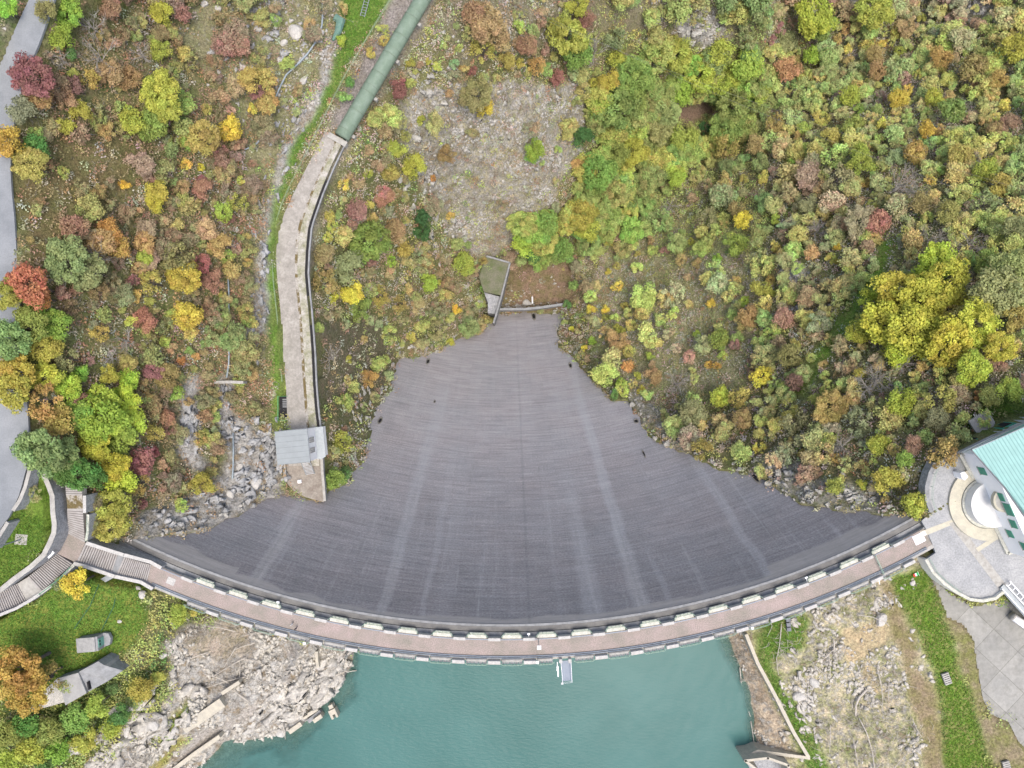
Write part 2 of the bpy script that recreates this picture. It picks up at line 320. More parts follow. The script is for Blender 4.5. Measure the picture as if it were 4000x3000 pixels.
# relief
rel = (fbm(GX * .09, GY * .09, 3, 5, .55) - .5) * 3.2
slab = np.floor(fbm(GX * .11 + GY * .05, GY * .16 - GX * .06, 2, 4, .55) * 16) / 16 * 9
ridge = 1 - np.abs(fbm(GX * .22 + 9, GY * .22, 4, 4, .6) * 2 - 1) * 2
ridge2 = 1 - np.abs(fbm(GX * .7 + 3, GY * .45, 6, 3, .6) * 2 - 1) * 2
damp = np.clip((Z + 11.3) / 2, .15, 1); damp[Z < -13.5] = 1
south = (GY < -40)
strat = 1 - np.abs(fbm((GX + GY) * .16 + 2, (GX - GY) * .42, 5, 4, .6) * 2 - 1) * 2
relief = rel + rock * (ridge * 1.3 + ridge2 * .7 - .9) * np.where(south, .9, 1) + rock * (strat - .4) * np.where(south, 1.3, .6) + np.where(south & (GX < 0), rock * (slab - slab.mean()) * 1.0, 0)
relief = np.where(south, relief * .6 * damp, relief)
veg_flat = (veg < .08) & (rock < .12)
Z = Z + relief * np.where(veg_flat, .25, 1)
# flat man-made platforms (photo polygon, height): ground is cut or filled to just below them
ROAD = [(300, -250), (232, -60), (181, 90), (154, 167), (122, 240), (85, 350), (59, 452), (45, 550), (40, 650), (45, 750), (54, 830), (62, 950), (70, 1062), (80, 1250), (95, 1450), (108, 1600), (114, 1720), (112, 1800), (94, 1860), (80, 1920), (61, 1966), (33, 2024), (0, 2067), (-60, 2180), (-150, 2330)]
ROADL = [(-420, 2330), (-280, 2060), (-190, 1850), (-180, 1600), (-200, 1300), (-210, 1000), (-200, 750), (-150, 500), (-60, 350), (0, 240), (60, 110), (117, -10), (180, -150), (220, -250)]
STRIPL = [(1271, 511), (1205, 640), (1149, 750), (1110, 835), (1083, 922), (1078, 1000), (1081, 1066), (1088, 1140), (1095, 1202), (1102, 1320), (1108, 1428), (1117, 1500), (1121, 1600), (1126, 1700), (1128, 1820)]
STRIPR = [(1342, 545), (1290, 655), (1250, 750), (1222, 830), (1203, 886), (1194, 980), (1190, 1066), (1196, 1140), (1203, 1202), (1211, 1300), (1217, 1383), (1222, 1500), (1230, 1600), (1242, 1700), (1248, 1820)]
PAD = [(1110, 1790), (1250, 1780), (1262, 1880), (1264, 1958), (1225, 1948), (1180, 1935), (1140, 1915), (1118, 1880)]
TERR = [(3655, 1810), (3635, 1850), (3622, 1900), (3622, 1950), (3640, 2000), (3600, 2035), (3618, 2068), (3640, 2120), (3655, 2160), (3618, 2185), (3645, 2235), (3690, 2280), (3740, 2315), (3790, 2342), (3840, 2348), (3890, 2338), (3925, 2310), (4020, 2420), (4300, 2700), (4500, 2000), (4300, 1550), (4000, 1652), (3880, 1700), (3745, 1765)]
APRON = [(3600, 2195), (3640, 2260), (3670, 2330), (3700, 2415), (3760, 2440), (3800, 2500), (3820, 2620), (3840, 2730), (3870, 2790), (3940, 2820), (3980, 2900), (4150, 3050), (4500, 3000), (4400, 2500), (3925, 2335), (3800, 2365), (3700, 2310)]
def w2(poly, z): return [P(u, v, z)[:2] for u, v in poly]
PLAT = [(ROAD + ROADL, 12.0), (STRIPL + STRIPR[::-1], -24.0), (PAD, -24.6), (TERR, 0.0), (APRON, -4.0)]
UPG = [(-200, 2010), (45, 2010), (108, 1880), (112, 1800), (150, 1795), (168, 1850), (203, 1937), (206, 2002), (210, 2081), (195, 2118), (170, 2168), (119, 2215), (54, 2262), (0, 2306), (-200, 2420)]
STAIRS = [((336, 2121), (482, 2168), (629, 2219), (593, 2301), (446, 2252), (286, 2201), 2.2), ]
flat = [(w2(UPG, 9.3), 9.3, 0.0)]
for poly, z in PLAT: flat.append((w2(poly, z), z, .35))
platmask = np.zeros(GX.shape, bool)
for poly, z, off in flat:
    m = inpoly(GX, GY, poly)
    Z[m] = z - off + (rel[m] * .1 if off == 0 else 0); 
    platmask |= m
    if off: veg[m] = 0
st_poly = w2([(240, 1880), (340, 1880), (345, 2110), (482, 2160), (640, 2210), (600, 2310), (440, 2262), (290, 2215), (110, 2365), (-20, 2440), (-20, 2300), (90, 2255), (215, 2160), (250, 2080), (245, 1990)], 4.0)
m = inpoly(GX, GY, st_poly); Z[m] = np.minimum(Z[m], np.where(GX[m] < -76, 2.0, -.5)); veg[m] = 0
m = inpoly(GX, GY, w2([(-60, 2260), (60, 2262), (119, 2225), (225, 2155), (290, 2205), (160, 2330), (90, 2370), (-60, 2430)], 6)); Z[m] = np.minimum(Z[m], 4.0)
# dam footprint: the ground dives under the masonry inside the contact line, stays above it outside
rr = np.hypot(GX - CX, GY - CY); th = np.arctan2(GX - CX, CY - GY)
inarc = (np.abs(th) < .60) & (rr < RF) & (rr > RF - s_of(104))
fz = np.where(inarc, face_z(GX, GY), 0)
fu, fv = px(GX, GY, fz)
fu2 = fu + (fbm(GX * .8, GY * .8, 2, 2) - .5) * 22; fv2 = fv + (fbm(GX * .8, GY * .8, 7, 2) - .5) * 22
inf = inarc & inpoly(fu2, fv2, FACE_POLY)
Z[inf] = np.minimum(Z[inf], fz[inf] - 2.0); veg[inf] = 0
outf = inarc & ~inf & (np.abs(th) < .56)
near = outf & (Z < fz + .45)
Z[near] = fz[near] + .45 + (fbm(GX, GY, 1, 2)[near]) * .5
crest = (rr >= RF - .3) & (rr < 170.2) & (th > -.47) & (th < .52)
Z[crest] = np.minimum(Z[crest], -3.2); veg[crest] = 0
up = (rr > 169.5) & (rr < 171) & (np.abs(th) < .5); Z[up] = np.minimum(Z[up], -2.5)
veg[Z < -110] = 0
nx, ny = len(XS), len(YS)
idx = np.arange(nx * ny).reshape(ny, nx)
faces = np.stack([idx[:-1, :-1], idx[:-1, 1:], idx[1:, 1:], idx[1:, :-1]], -1).reshape(-1, 4)
me = np_mesh('ground', np.stack([GX, GY, Z], -1).reshape(-1, 3), faces, True)
one = np.ones(nx * ny)
point_attr(me, 'colA', np.concatenate([colA.reshape(-1, 3), one[:, None]], 1), 'FLOAT_COLOR')
point_attr(me, 'colB', np.concatenate([colB.reshape(-1, 3), one[:, None]], 1), 'FLOAT_COLOR')
point_attr(me, 'rock', rock.ravel())
# ground material
m, nt, b, out = new_mat('hillside_ground')
geo = nt.nodes.new('ShaderNodeTexCoord').outputs['Object']
aA = N(nt, 'ShaderNodeAttribute', attribute_name='colA').outputs['Color']
aB = N(nt, 'ShaderNodeAttribute', attribute_name='colB').outputs['Color']
aR = N(nt, 'ShaderNodeAttribute', attribute_name='rock').outputs['Fac']
n1 = noise(nt, geo, .35, 8, .7); n2 = noise(nt, geo, 2.2, 5, .75); n3 = noise(nt, geo, .9, 6, .7)
base = mix(nt, 1.0, mix(nt, ramp(nt, n1, .38, .62), aA, aB), (1.25, 1.2, 1.2), 'MULTIPLY')
base = mix(nt, 1.0, base, ramp(nt, n2, .3, .72, (.38, .38, .36, 1), (1.55, 1.55, 1.5, 1)), 'MULTIPLY')
vor = N(nt, 'ShaderNodeTexVoronoi', Scale=.9, Randomness=1.0); vor.feature = 'F1'
wv_ = nt.nodes.new('ShaderNodeVectorMath'); wv_.operation = 'MULTIPLY'; wv_.inputs[1].default_value = (1, 1, .35); L(nt, geo, wv_.inputs[0]); L(nt, wv_.outputs[0], vor.inputs['Vector'])
rk = math_(nt, 'ADD', math_(nt, 'MULTIPLY', n3, .75), math_(nt, 'MULTIPLY', n1, .45))
rk = math_(nt, 'SUBTRACT', rk, math_(nt, 'MULTIPLY', vor.outputs['Distance'], .16))
rk = math_(nt, 'ADD', rk, math_(nt, 'MULTIPLY', aR, .42))
rkm = ramp(nt, rk, .70, .86)
rcol = mix(nt, ramp(nt, n2, .3, .7), (.25, .245, .22), (.60, .58, .53))
rcol = mix(nt, ramp(nt, n1, .42, .6), rcol, mix(nt, 1.0, rcol, (.62, .62, .62), 'MULTIPLY'))
crk = N(nt, 'ShaderNodeTexVoronoi', Scale=.55); crk.feature = 'DISTANCE_TO_EDGE'
dv = nt.nodes.new('ShaderNodeVectorMath'); dv.operation = 'ADD'; L(nt, geo, dv.inputs[0])
nn = N(nt, 'ShaderNodeTexNoise', Scale=.8, Detail=4); L(nt, geo, nn.inputs['Vector']); sc_ = nt.nodes.new('ShaderNodeVectorMath'); sc_.operation = 'SCALE'; sc_.inputs['Scale'].default_value = 2.2
L(nt, nn.outputs['Color'], sc_.inputs[0]); L(nt, sc_.outputs[0], dv.inputs[1]); L(nt, dv.outputs[0], crk.inputs['Vector'])
crm = ramp(nt, crk.outputs['Distance'], .0, .05, (.55, .53, .50, 1), (1, 1, 1, 1))
rcol = mix(nt, 1.0, rcol, crm, 'MULTIPLY')
warm = mix(nt, ramp(nt, n1, .5, .66), rcol, mix(nt, 1.0, rcol, (1.08, .88, .62), 'MULTIPLY'))
rmul = mix(nt, aR, mix(nt, 1.0, warm, (.85, .85, .83), 'MULTIPLY'), warm)
col = mix(nt, rkm, base, rmul)
L(nt, col, b.inputs['Base Color']); b.inputs['Roughness'].default_value = .95; b.inputs['Specular IOR Level'].default_value = .1
hh = math_(nt, 'ADD', math_(nt, 'MULTIPLY', rkm, .5), math_(nt, 'ADD', n2, math_(nt, 'MULTIPLY', crm, .3)))
bump(nt, b, hh, .9, .35)
g = link('ground', me, m); tag(g, kind='structure')
# lookup
ix0 = len(ext)
def tz(x, y):
    fx = (x - ux[0]) / .5; fy = (y - uy[0]) / .5
    fx = np.clip(fx, 0, len(ux) - 1.001); fy = np.clip(fy, 0, len(uy) - 1.001)
    i = np.floor(fx).astype(int); j = np.floor(fy).astype(int); a = fx - i; c = fy - j
    ZZ = Z[ix0:-ix0, ix0:-ix0]
    return (ZZ[j, i] * (1 - a) + ZZ[j, i + 1] * a) * (1 - c) + (ZZ[j + 1, i] * (1 - a) + ZZ[j + 1, i + 1] * a) * c
def onground(u, v, h=0.0):
    """point on the ground (or h above it) that is seen at photo pixel u,v"""
    z = -20.0
    lo, hi = -115.0, 40.0
    # march down the ray
    zz = np.linspace(40, -115, 500)
    k = (H - zz) / F; xs = (u - 2000) * k; ys = (1500 - v) * k
    g_ = tz(xs, ys) + h
    i = np.argmax(g_ >= zz); z = zz[i]
    x, y, _ = P(u, v, z)
    return x, y, float(tz(np.array(x), np.array(y)))

# ------------------------------------------------------------------ common materials
M_conc = simple('concrete_pale', (.42, .41, .37), (.30, .29, .26), 1.2, .9, .3, .03)
M_conc_w = simple('concrete_white', (.50, .49, .455), (.36, .355, .33), 2.5, .85, .3, .02, fine=9, fineamt=.5)
M_conc_g = simple('concrete_grey', (.30, .31, .31), (.20, .205, .205), .8, .9, .4, .03)
M_stone = simple('stone_wall', (.36, .37, .375), (.22, .225, .23), 1.5, .95, .8, .08, fine=5, fineamt=.7)
M_green = simple('green_paint', (.25, .36, .27), (.33, .43, .34), 3, .5, 0)
M_greenc = simple('balcony_concrete', (.56, .55, .47), (.40, .405, .34), 1.6, .9, .3, .02, fine=6, fineamt=.5)
M_walk = simple('walkway_surface', (.335, .275, .25), (.235, .215, .18), .22, .95, .5, .02, fine=5, fineamt=.6)
M_blue = simple('blue_grey_pipe', (.20, .24, .29), (.28, .32, .36), 4, .45, 0)
M_white = simple('white_paint', (.88, .88, .87), (.82, .82, .81), 2, .6, 0, fineamt=.1)
M_dark = simple('dark_void', (.03, .03, .032), (.015, .015, .015), 3, .9, 0)
M_asph = simple('road_asphalt', (.26, .275, .285), (.19, .205, .215), .22, .9, .2, .02, fine=4, fineamt=.2)
M_gravel = simple('terrace_gravel', (.36, .365, .36), (.27, .28, .28), .3, .95, .4, .03, fine=3, fineamt=.4)
M_cream = simple('cream_paving', (.52, .49, .38), (.42, .40, .32), 1, .9, .2, .02)
M_pipe = None
M_bark = simple('grey_bark', (.16, .14, .12), (.10, .085, .07), 3, .95, .3, .03)
M_twig = simple('bare_twigs', (.34, .32, .28), (.24, .22, .19), 2, .95, 0)
M_drift = simple('driftwood', (.50, .46, .39), (.36, .33, .28), 2, .9, .3, .02)
M_rock = simple('limestone', (.52, .50, .45), (.38, .37, .34), .9, .95, .8, .15, fine=4, fineamt=.45)
M_metal = simple('grey_metal', (.34, .37, .38), (.28, .31, .32), 2, .5, 0, metal=.3)

# ------------------------------------------------------------------ the dam
dam = empty('arch_dam', (0, 0, 0))
tag(dam, 'large curved grey masonry dam with a walkway along its crest', 'dam')
T0, T1 = -.475, .522
nt_, nd_ = 620, 330
tt = np.linspace(T0 - .03, T1 + .02, nt_); dd = 1.2 + (104 - 1.2) * np.linspace(0, 1, nd_) ** 1.05
TT, DD = np.meshgrid(tt, dd)
rrf = RF - s_of(DD) + (fbm(TT * 160, DD * .9, 2, 3) - .5) * .10
# courses: tiny steps in the masonry
fxx = CX + rrf * np.sin(TT); fyy = CY - rrf * np.cos(TT)
idx = np.arange(nt_ * nd_).reshape(nd_, nt_)
ff = np.stack([idx[:-1, :-1], idx[1:, :-1], idx[1:, 1:], idx[:-1, 1:]], -1).reshape(-1, 4)
me = np_mesh('downstream_face', np.stack([fxx, fyy, -DD], -1).reshape(-1, 3), ff, True)
def tpx(u, v, d=2):
    x, y, _ = P(u, v, -d); return math.atan2(x - CX, CY - y)
stain = np.zeros(TT.shape); warmst = stain.copy(); joint = stain.copy()
arcx = TT * 150
for (u, v, w0, w1, dm, st, wm) in [(985, 2275, 1.6, 1.5, 34, .9, .5), (1060, 2180, .4, .5, 30, .35, 0), (1485, 2405, 1.1, 2.0, 88, .75, .35), (1650, 2420, .7, 1.2, 60, .45, .1), (1870, 2440, .5, .8, 50, .2, .1),
        (2190, 2440, .5, .8, 50, .2, 0), (2325, 2440, 2.6, 1.8, 46, .6, .0), (2520, 2410, 1.9, 1.5, 96, .95, .35), (2620, 2390, .8, .8, 20, .4, 0), (3010, 2270, 1.0, 1.4, 60, .65, 0), (3330, 2150, .6, .6, 12, .6, 0),
        (3400, 2130, .5, .5, 10, .5, 0), (2000, 2440, .5, .9, 40, .15, .2), (1720, 2440, 2.0, 2.0, 95, .18, .1)]:
    t = tpx(u, v); wd = w0 + (w1 - w0) * np.clip(DD / 40, 0, 1)
    off = (TT - t) * (RF - s_of(DD)) + (fbm(DD * .15, DD * 0 + u, 3, 3) - .5) * 1.2
    gss = np.exp(-(np.abs(off) / (wd * .85)) ** 4) * np.clip((dm - DD) / (dm * .5), 0, 1) * st * (.65 + .7 * (fbm(TT * 300, DD * .12, 5, 3) - .2))
    stain = np.maximum(stain, gss); warmst = np.maximum(warmst, gss * wm * np.exp(-((DD - 9) / 10) ** 2))
for (u, v, st, w) in [(2070, 2460, 1, .16), (1485, 2405, .5, .14), (985, 2275, .6, .14), (2520, 2410, .3, .12), (3010, 2270, .3, .12), (1130, 2320, .5, .12), (1320, 2380, .5, .12), (3170, 2230, .4, .12), (1860, 2450, .25, .1), (2260, 2450, .2, .1)]:
    t = tpx(u, v); off = (TT - t) * (RF - s_of(DD))
    joint = np.maximum(joint, np.exp(-(off / (w * 1.6)) ** 2) * st * np.clip(1.3 - DD / (90 if st == 1 else 45), 0, 1))
# old repair slabs: pale cap band just under the crest, ragged lower edge
cap = np.clip(1 - (DD - 1.9 - 1.1 * vn(TT * 38, TT * 0, 3) - np.where(np.abs(TT) > .33, 1.8, 0)) * 3, 0, 1)
point_attr(me, 'stain', np.clip(stain, 0, 1).ravel()); point_attr(me, 'joint', joint.ravel()); point_attr(me, 'cap', cap.ravel()); point_attr(me, 'warm', warmst.ravel())
point_attr(me, 'depth', (DD / 100).ravel())
uvl = me.uv_layers.new(name='UVMap')
uvs = np.stack([TT * 150, DD * 1.25], -1).reshape(-1, 2)[ff.ravel()]
uvl.data.foreach_set('uv', uvs.astype(np.float32).ravel())
m, nt, b, out = new_mat('weathered_masonry')
uv = nt.nodes.new('ShaderNodeUVMap').outputs[0]
def smap(sx, sy):
    mp = nt.nodes.new('ShaderNodeMapping'); mp.inputs['Scale'].default_value = (sx, sy, 1); L(nt, uv, mp.inputs[0]); return mp.outputs[0]
fa = noise(nt, smap(.10, 1.6), 1, 6, .65); fb = noise(nt, smap(1.6, 2.6), 1.4, 5, .8); fc = noise(nt, smap(.05, .06), 1, 5, .6); fd = noise(nt, smap(.03, 3.2), 1, 4, .7)
dep = N(nt, 'ShaderNodeAttribute', attribute_name='depth').outputs['Fac']
top = mix(nt, ramp(nt, dep, .05, .55), (.188, .192, .204), (.348, .343, .352))
col = mix(nt, ramp(nt, fc, .35, .65), top, mix(nt, 1.0, top, (1.05, 1.0, .98), 'MULTIPLY'))
col = mix(nt, 1.0, col, ramp(nt, fa, .3, .7, (.80, .80, .81, 1), (1.20, 1.20, 1.19, 1)), 'MULTIPLY')
fbr = ramp(nt, fb, .3, .7, (.55, .55, .56, 1), (1.42, 1.42, 1.41, 1))
fmix = math_(nt, 'SUBTRACT', 1.0, math_(nt, 'MULTIPLY', dep, .65))
col = mix(nt, fmix, col, mix(nt, 1.0, col, fbr, 'MULTIPLY'))
lt = ramp(nt, fd, .62, .72); col = mix(nt, math_(nt, 'MULTIPLY', lt, .5), col, (.34, .34, .34))
dk = ramp(nt, fd, .28, .36, (1, 1, 1, 1), (0, 0, 0, 1)); col = mix(nt, math_(nt, 'MULTIPLY', dk, .42), col, (.07, .07, .075))
bt = N(nt, 'ShaderNodeTexBrick', Scale=1.0); bt.inputs['Brick Width'].default_value = 9.0; bt.inputs['Row Height'].default_value = 2.3; bt.inputs['Mortar Size'].default_value = .035; bt.inputs['Mortar Smooth'].default_value = 1
bt.inputs['Color1'].default_value = (.93, .93, .93, 1); bt.inputs['Color2'].default_value = (1.05, 1.05, 1.05, 1); bt.inputs['Mortar'].default_value = (.62, .62, .62, 1)
L(nt, smap(1, 1), bt.inputs['Vector']); col = mix(nt, .75, col, mix(nt, 1.0, col, bt.outputs['Color'], 'MULTIPLY'))
sp_ = ramp(nt, noise(nt, smap(.12, .045), 1, 6, .7), .50, .66); col = mix(nt, math_(nt, 'MULTIPLY', sp_, .35), col, mix(nt, 1.0, col, (.72, .74, .74), 'MULTIPLY'))
sp2 = ramp(nt, noise(nt, smap(.5, .02), 1, 5, .7), .56, .70); col = mix(nt, math_(nt, 'MULTIPLY', sp2, .3), col, (.40, .41, .41))
at = lambda n: N(nt, 'ShaderNodeAttribute', attribute_name=n).outputs['Fac']
stc = mix(nt, at('warm'), (.44, .46, .48), (.34, .31, .25))
col = mix(nt, math_(nt, 'MULTIPLY', math_(nt, 'MULTIPLY', at('stain'), ramp(nt, fb, .25, .6, (.6, .6, .6, 1), (1, 1, 1, 1))), .46), col, stc)
col = mix(nt, math_(nt, 'MULTIPLY', at('cap'), .8), col, mix(nt, fa, (.20, .20, .195), (.36, .35, .34)))
col = mix(nt, math_(nt, 'MULTIPLY', at('joint'), .3), col, (.12, .13, .14))
L(nt, col, b.inputs['Base Color']); b.inputs['Roughness'].default_value = .92
bump(nt, b, math_(nt, 'ADD', fb, fa), .5, .12)
o = link('downstream_face', me, m, dam)
# body: crest slab, ledge, upstream face
sec = [(164.0, -1.2), (162.6, -1.22), (RF - s_of(104), -104), (169.2, -104), (169.2, -.25), (164.9, -.25), (164.9, -1.25), (164.15, -1.25), (164.15, -1.7), (164.0, -1.7)]
body = MB(); nn_ = 110
for i in range(nn_ + 1):
    t = T0 + (T1 - T0) * i / nn_
    off = .35
    for (r, z) in sec: body.v.append(A(t, r - (off if z == -104 and r < 160 else 0) * 0 + (0.6 if z == -104 and r < 160 else 0), z))
k = len(sec)
for i in range(nn_):
    for j in range(k):
        if j == 1: continue      # the downstream face is its own part
        body.f.append((i * k + j, i * k + (j + 1) % k, (i + 1) * k + (j + 1) % k, (i + 1) * k + j))
body.f += [tuple(range(k))[::-1], tuple(range(nn_ * k, nn_ * k + k))]
body.build('dam_body', M_conc_g, dam)
TW0, TW1 = -.424, .512
MB().arc(165.0, 168.5, -.25, 0, TW0, TW1, 120).build('walkway', M_walk, dam)
MB().arc(168.5, 169.2, -.25, .02, TW0, TW1, 120).build('upstream_kerb', M_conc, dam)
MB().arc(163.05, 163.98, -1.35, -1.16, T0 - .01, T1, 120).build('face_coping', simple('coping_concrete', (.20, .196, .18), (.14, .138, .132), .6, .9, .3, .03), dam)
# conduits along both sides
MB().arc(165.12, 165.27, 0, .1, TW0 + .01, TW1 - .015, 160).build('drain_channel', M_blue, dam)
for r, z in ((168.33, .22), (168.62, .30)):
    MB().tube([A(TW0 + .012 + (TW1 - TW0 - .02) * i / 160, r, z) for i in range(161)], .085, 8).build('conduit', M_blue, dam, True)
PIT = .0406; TH0 = .0304
def rail_path(t0, t1, r, rin, z, cham=.0035):
    pts = [A(t0 - cham, rin, z)]
    n = 6
    for i in range(n + 1): pts.append(A(t0 + (t1 - t0) * i / n, r, z))
    pts.append(A(t1 + cham, rin, z)); return pts
for kx in range(-10, 13):
    t = TH0 + kx * PIT; hw = 1.17 / 165
    if kx <= 11:
        MB().arc(164.62, 165.2, -.1, 1.0, t - hw, t + hw, 2).build('parapet_block', M_conc_w, dam, bevel=.04)
    if kx != 1 and t < .50 and kx >= -9:
        MB().arc(169.0, 169.62, -.1, 1.0, t - hw, t + hw, 2).build('parapet_block', M_conc_w, dam, bevel=.04)
        MB().arc(169.62, 169.9, -.5, .35, t - hw, t + hw, 2).build('block_plinth', M_conc, dam)
    if kx < 12 and t + PIT < .51 or kx == -10:
        a0 = t + hw + .0012; a1 = t + PIT - hw - .0012
        # downstream balcony: thick slab, sloping inner curb, green railing
        sl = MB().arc(163.95, 165.05, -.45, -.08, a0 + .0035, a1 - .0035, 4)
        sl.arc(164.3, 164.95, -.08, .12, a0 + .001, a1 - .001, 4)
        sl.build('balcony', M_greenc, dam, bevel=.03)
        rl = MB()
        for z in (.95, .5, .1): rl.tube(rail_path(a0 + .003, a1 - .003, 163.98, 164.62, z), .03, 5)
        for i in range(5):
            tt_ = a0 + .003 + (a1 - a0 - .006) * i / 4; rl.tube([A(tt_, 163.98, -.3), A(tt_, 163.98, .95)], .03, 5)
        rl.build('railing', M_green, dam)
    if kx >= -10 and t + PIT < .50:
        a0 = t + hw + .0012; a1 = t + PIT - hw - .0012
        if kx in (0,): a1 -= .0
        # upstream bay: rounded concrete parapet and a ledge with its rail
        rb = MB(); n = 8; pr = [(168.72, 0.0), (168.70, .55), (168.80, .80), (169.0, .90), (169.2, .80), (169.30, .50), (169.32, 0.0)]
        if kx == 0: a1 = TH0 + .0262
        if kx == 1: a0 = TH0 + PIT + .0105
        for i in range(n + 1):
            u_ = i / n; t_ = a0 + (a1 - a0) * u_
            e = min(1, min(u_, 1 - u_) * 9 + .25) ** .5
            for (r, z) in pr: rb.v.append(A(t_, 169.02 + (r - 169.02) * (.5 + .5 * e), z * e))
        kk = len(pr)
        for i in range(n):
            for j in range(kk - 1): rb.f.append((i * kk + j, i * kk + j + 1, (i + 1) * kk + j + 1, (i + 1) * kk + j))
        rb.f += [tuple(range(kk))[::-1], tuple(range(n * kk, n * kk + kk))]
        rb.build('rounded_parapet', M_conc, dam, True)
        sl = MB()
        for i in range(5):
            q0 = a0 + (a1 - a0) * i / 5; sl.arc(169.34, 169.86, -.5, -.02, q0 + .0003, q0 + (a1 - a0) / 5 - .0003, 1)
        sl.build('outer_ledge', M_conc_g, dam)
        rl = MB()
        for z in (.85, .45): rl.tube(rail_path(a0 + .002, a1 - .002, 169.92, 169.6, z), .045, 5)
        for i in range(5):
            tt_ = a0 + .002 + (a1 - a0 - .004) * i / 4; rl.tube([A(tt_, 169.9, -.3), A(tt_, 169.92, .85)], .04, 5)
        rl.build('railing', M_green, dam)
# dark culvert mouths on the face
for (u, v, ang, ln, wd) in [(1672, 1412, -20, 2.6, 1.1), (2228, 1428, 140, 2.6, 1.0), (1485, 1643, 8, 2.4, 1.2), (2485, 1645, 30, 1.6, 1.3), (2515, 1773, 15, 2.4, .45), (2950, 1866, 45, 3.4, 1.2), (2085, 1235, 0, 4.2, 1.4), (1698, 1569, 10, 1.0, .6), (2601, 1738, 20, 1.5, .4)]:
    x, y, z = hit(u, v)
    tt_ = math.atan2(x - CX, CY - y); ou = MB()
    ln *= 1.25; wd *= 1.0
    dx, dy = -math.sin(tt_), math.cos(tt_)       # down the face, outwards
    sx, sy = math.cos(tt_), math.sin(tt_)
    n = 10; slope = .55 + .003 * -z
    ring = []
    for i in range(n):
        a = 2 * math.pi * i / n
        p = math.cos(a) * wd / 2; q = math.sin(a) * ln / 2
        ring.append((x + sx * p + dx * q * .6, y + sy * p + dy * q * .6, z - q * .6 / slope))
    vs = []
    for sc2, lift in ((1.0, -.4), (1.0, .28), (.74, .30), (.62, .06)):
        for (a, b_, c_) in ring: vs.append((x + (a - x) * sc2 + dx * lift * .5, y + (b_ - y) * sc2 + dy * lift * .5, z + (c_ - z) * sc2 + lift * .8))
    fs = [(j * n + i, j * n + (i + 1) % n, (j + 1) * n + (i + 1) % n, (j + 1) * n + i) for j in range(3) for i in range(n)]
    e = MB().add(vs, fs).build('drain_outlet', simple('culvert_lip', (.16, .15, .13), (.28, .27, .24), 2), dam)
    MB().add(vs[-n:], [tuple(range(n))]).build('outlet_mouth', M_dark, e)

# ------------------------------------------------------------------ water
WZ = -12.0
wx = np.arange(-80, 62, .5); wy = np.arange(-140, -40, .5)
GX2, GY2 = np.meshgrid(wx, wy)
m_ = np.hypot(GX2 - CX, GY2 - CY) > 168.8
dz = np.clip(WZ - tz(GX2, np.maximum(GY2, -87.5)), -1, 20)
idx = np.arange(GX2.size).reshape(GX2.shape)
ff = np.stack([idx[:-1, :-1], idx[:-1, 1:], idx[1:, 1:], idx[1:, :-1]], -1).reshape(-1, 4)
ok = m_.ravel()[ff].any(1)
wzz = WZ + (fbm(GX2 * .9, GY2 * .5, 3, 3) - .5) * .05
me = np_mesh('water', np.stack([GX2, GY2, wzz], -1).reshape(-1, 3), ff[ok], True)
point_attr(me, 'waterdepth', dz.ravel())
m, nt, b, out = new_mat('reservoir_water')
co = nt.nodes.new('ShaderNodeTexCoord').outputs['Object']
mp = nt.nodes.new('ShaderNodeMapping'); mp.inputs['Rotation'].default_value = (0, 0, R(32)); mp.inputs['Scale'].default_value = (.55, 1.5, 1); L(nt, co, mp.inputs[0])
w1 = noise(nt, mp.outputs[0], 1.5, 3, .5); w2_ = noise(nt, co, 5, 2, .5); big = noise(nt, co, .045, 2, .5)
L(nt, mix(nt, ramp(nt, big, .35, .65), (.050, .128, .116), (.066, .156, .142)), b.inputs['Base Color'])
b.inputs['Roughness'].default_value = .22; b.inputs['Specular IOR Level'].default_value = .16; b.inputs['IOR'].default_value = 1.33
calm = ramp(nt, noise(nt, co, .03, 1, .5), .35, .6)
bp = N(nt, 'ShaderNodeBump', Distance=.35); L(nt, math_(nt, 'ADD', w1, math_(nt, 'MULTIPLY', w2_, .25)), bp.inputs['Height'])
sx_ = nt.nodes.new('ShaderNodeSeparateXYZ'); L(nt, co, sx_.inputs[0])
st_ = ramp(nt, math_(nt, 'MULTIPLY_ADD', sx_.outputs[0], .012, .5), .2, .75, (.34, .34, .34, 1), (.05, .05, .05, 1)); L(nt, st_, bp.inputs['Strength'])
L(nt, bp.outputs[0], b.inputs['Normal'])
tr = N(nt, 'ShaderNodeBsdfTransparent'); tr.inputs[0].default_value = (.75, .88, .80, 1)
mx = nt.nodes.new('ShaderNodeMixShader')
L(nt, ramp(nt, N(nt, 'ShaderNodeAttribute', attribute_name='waterdepth').outputs['Fac'], .0, .99), mx.inputs[0])
dpt = math_(nt, 'DIVIDE', N(nt, 'ShaderNodeAttribute', attribute_name='waterdepth').outputs['Fac'], 3.0)
L(nt, ramp(nt, dpt, .0, 1.0, (.4, .4, .4, 1), (1, 1, 1, 1)), mx.inputs[0])
L(nt, tr.outputs[0], mx.inputs[1]); L(nt, b.outputs[0], mx.inputs[2]); L(nt, mx.outputs[0], out.inputs[0])
tag(link('water', me, m), kind='structure')

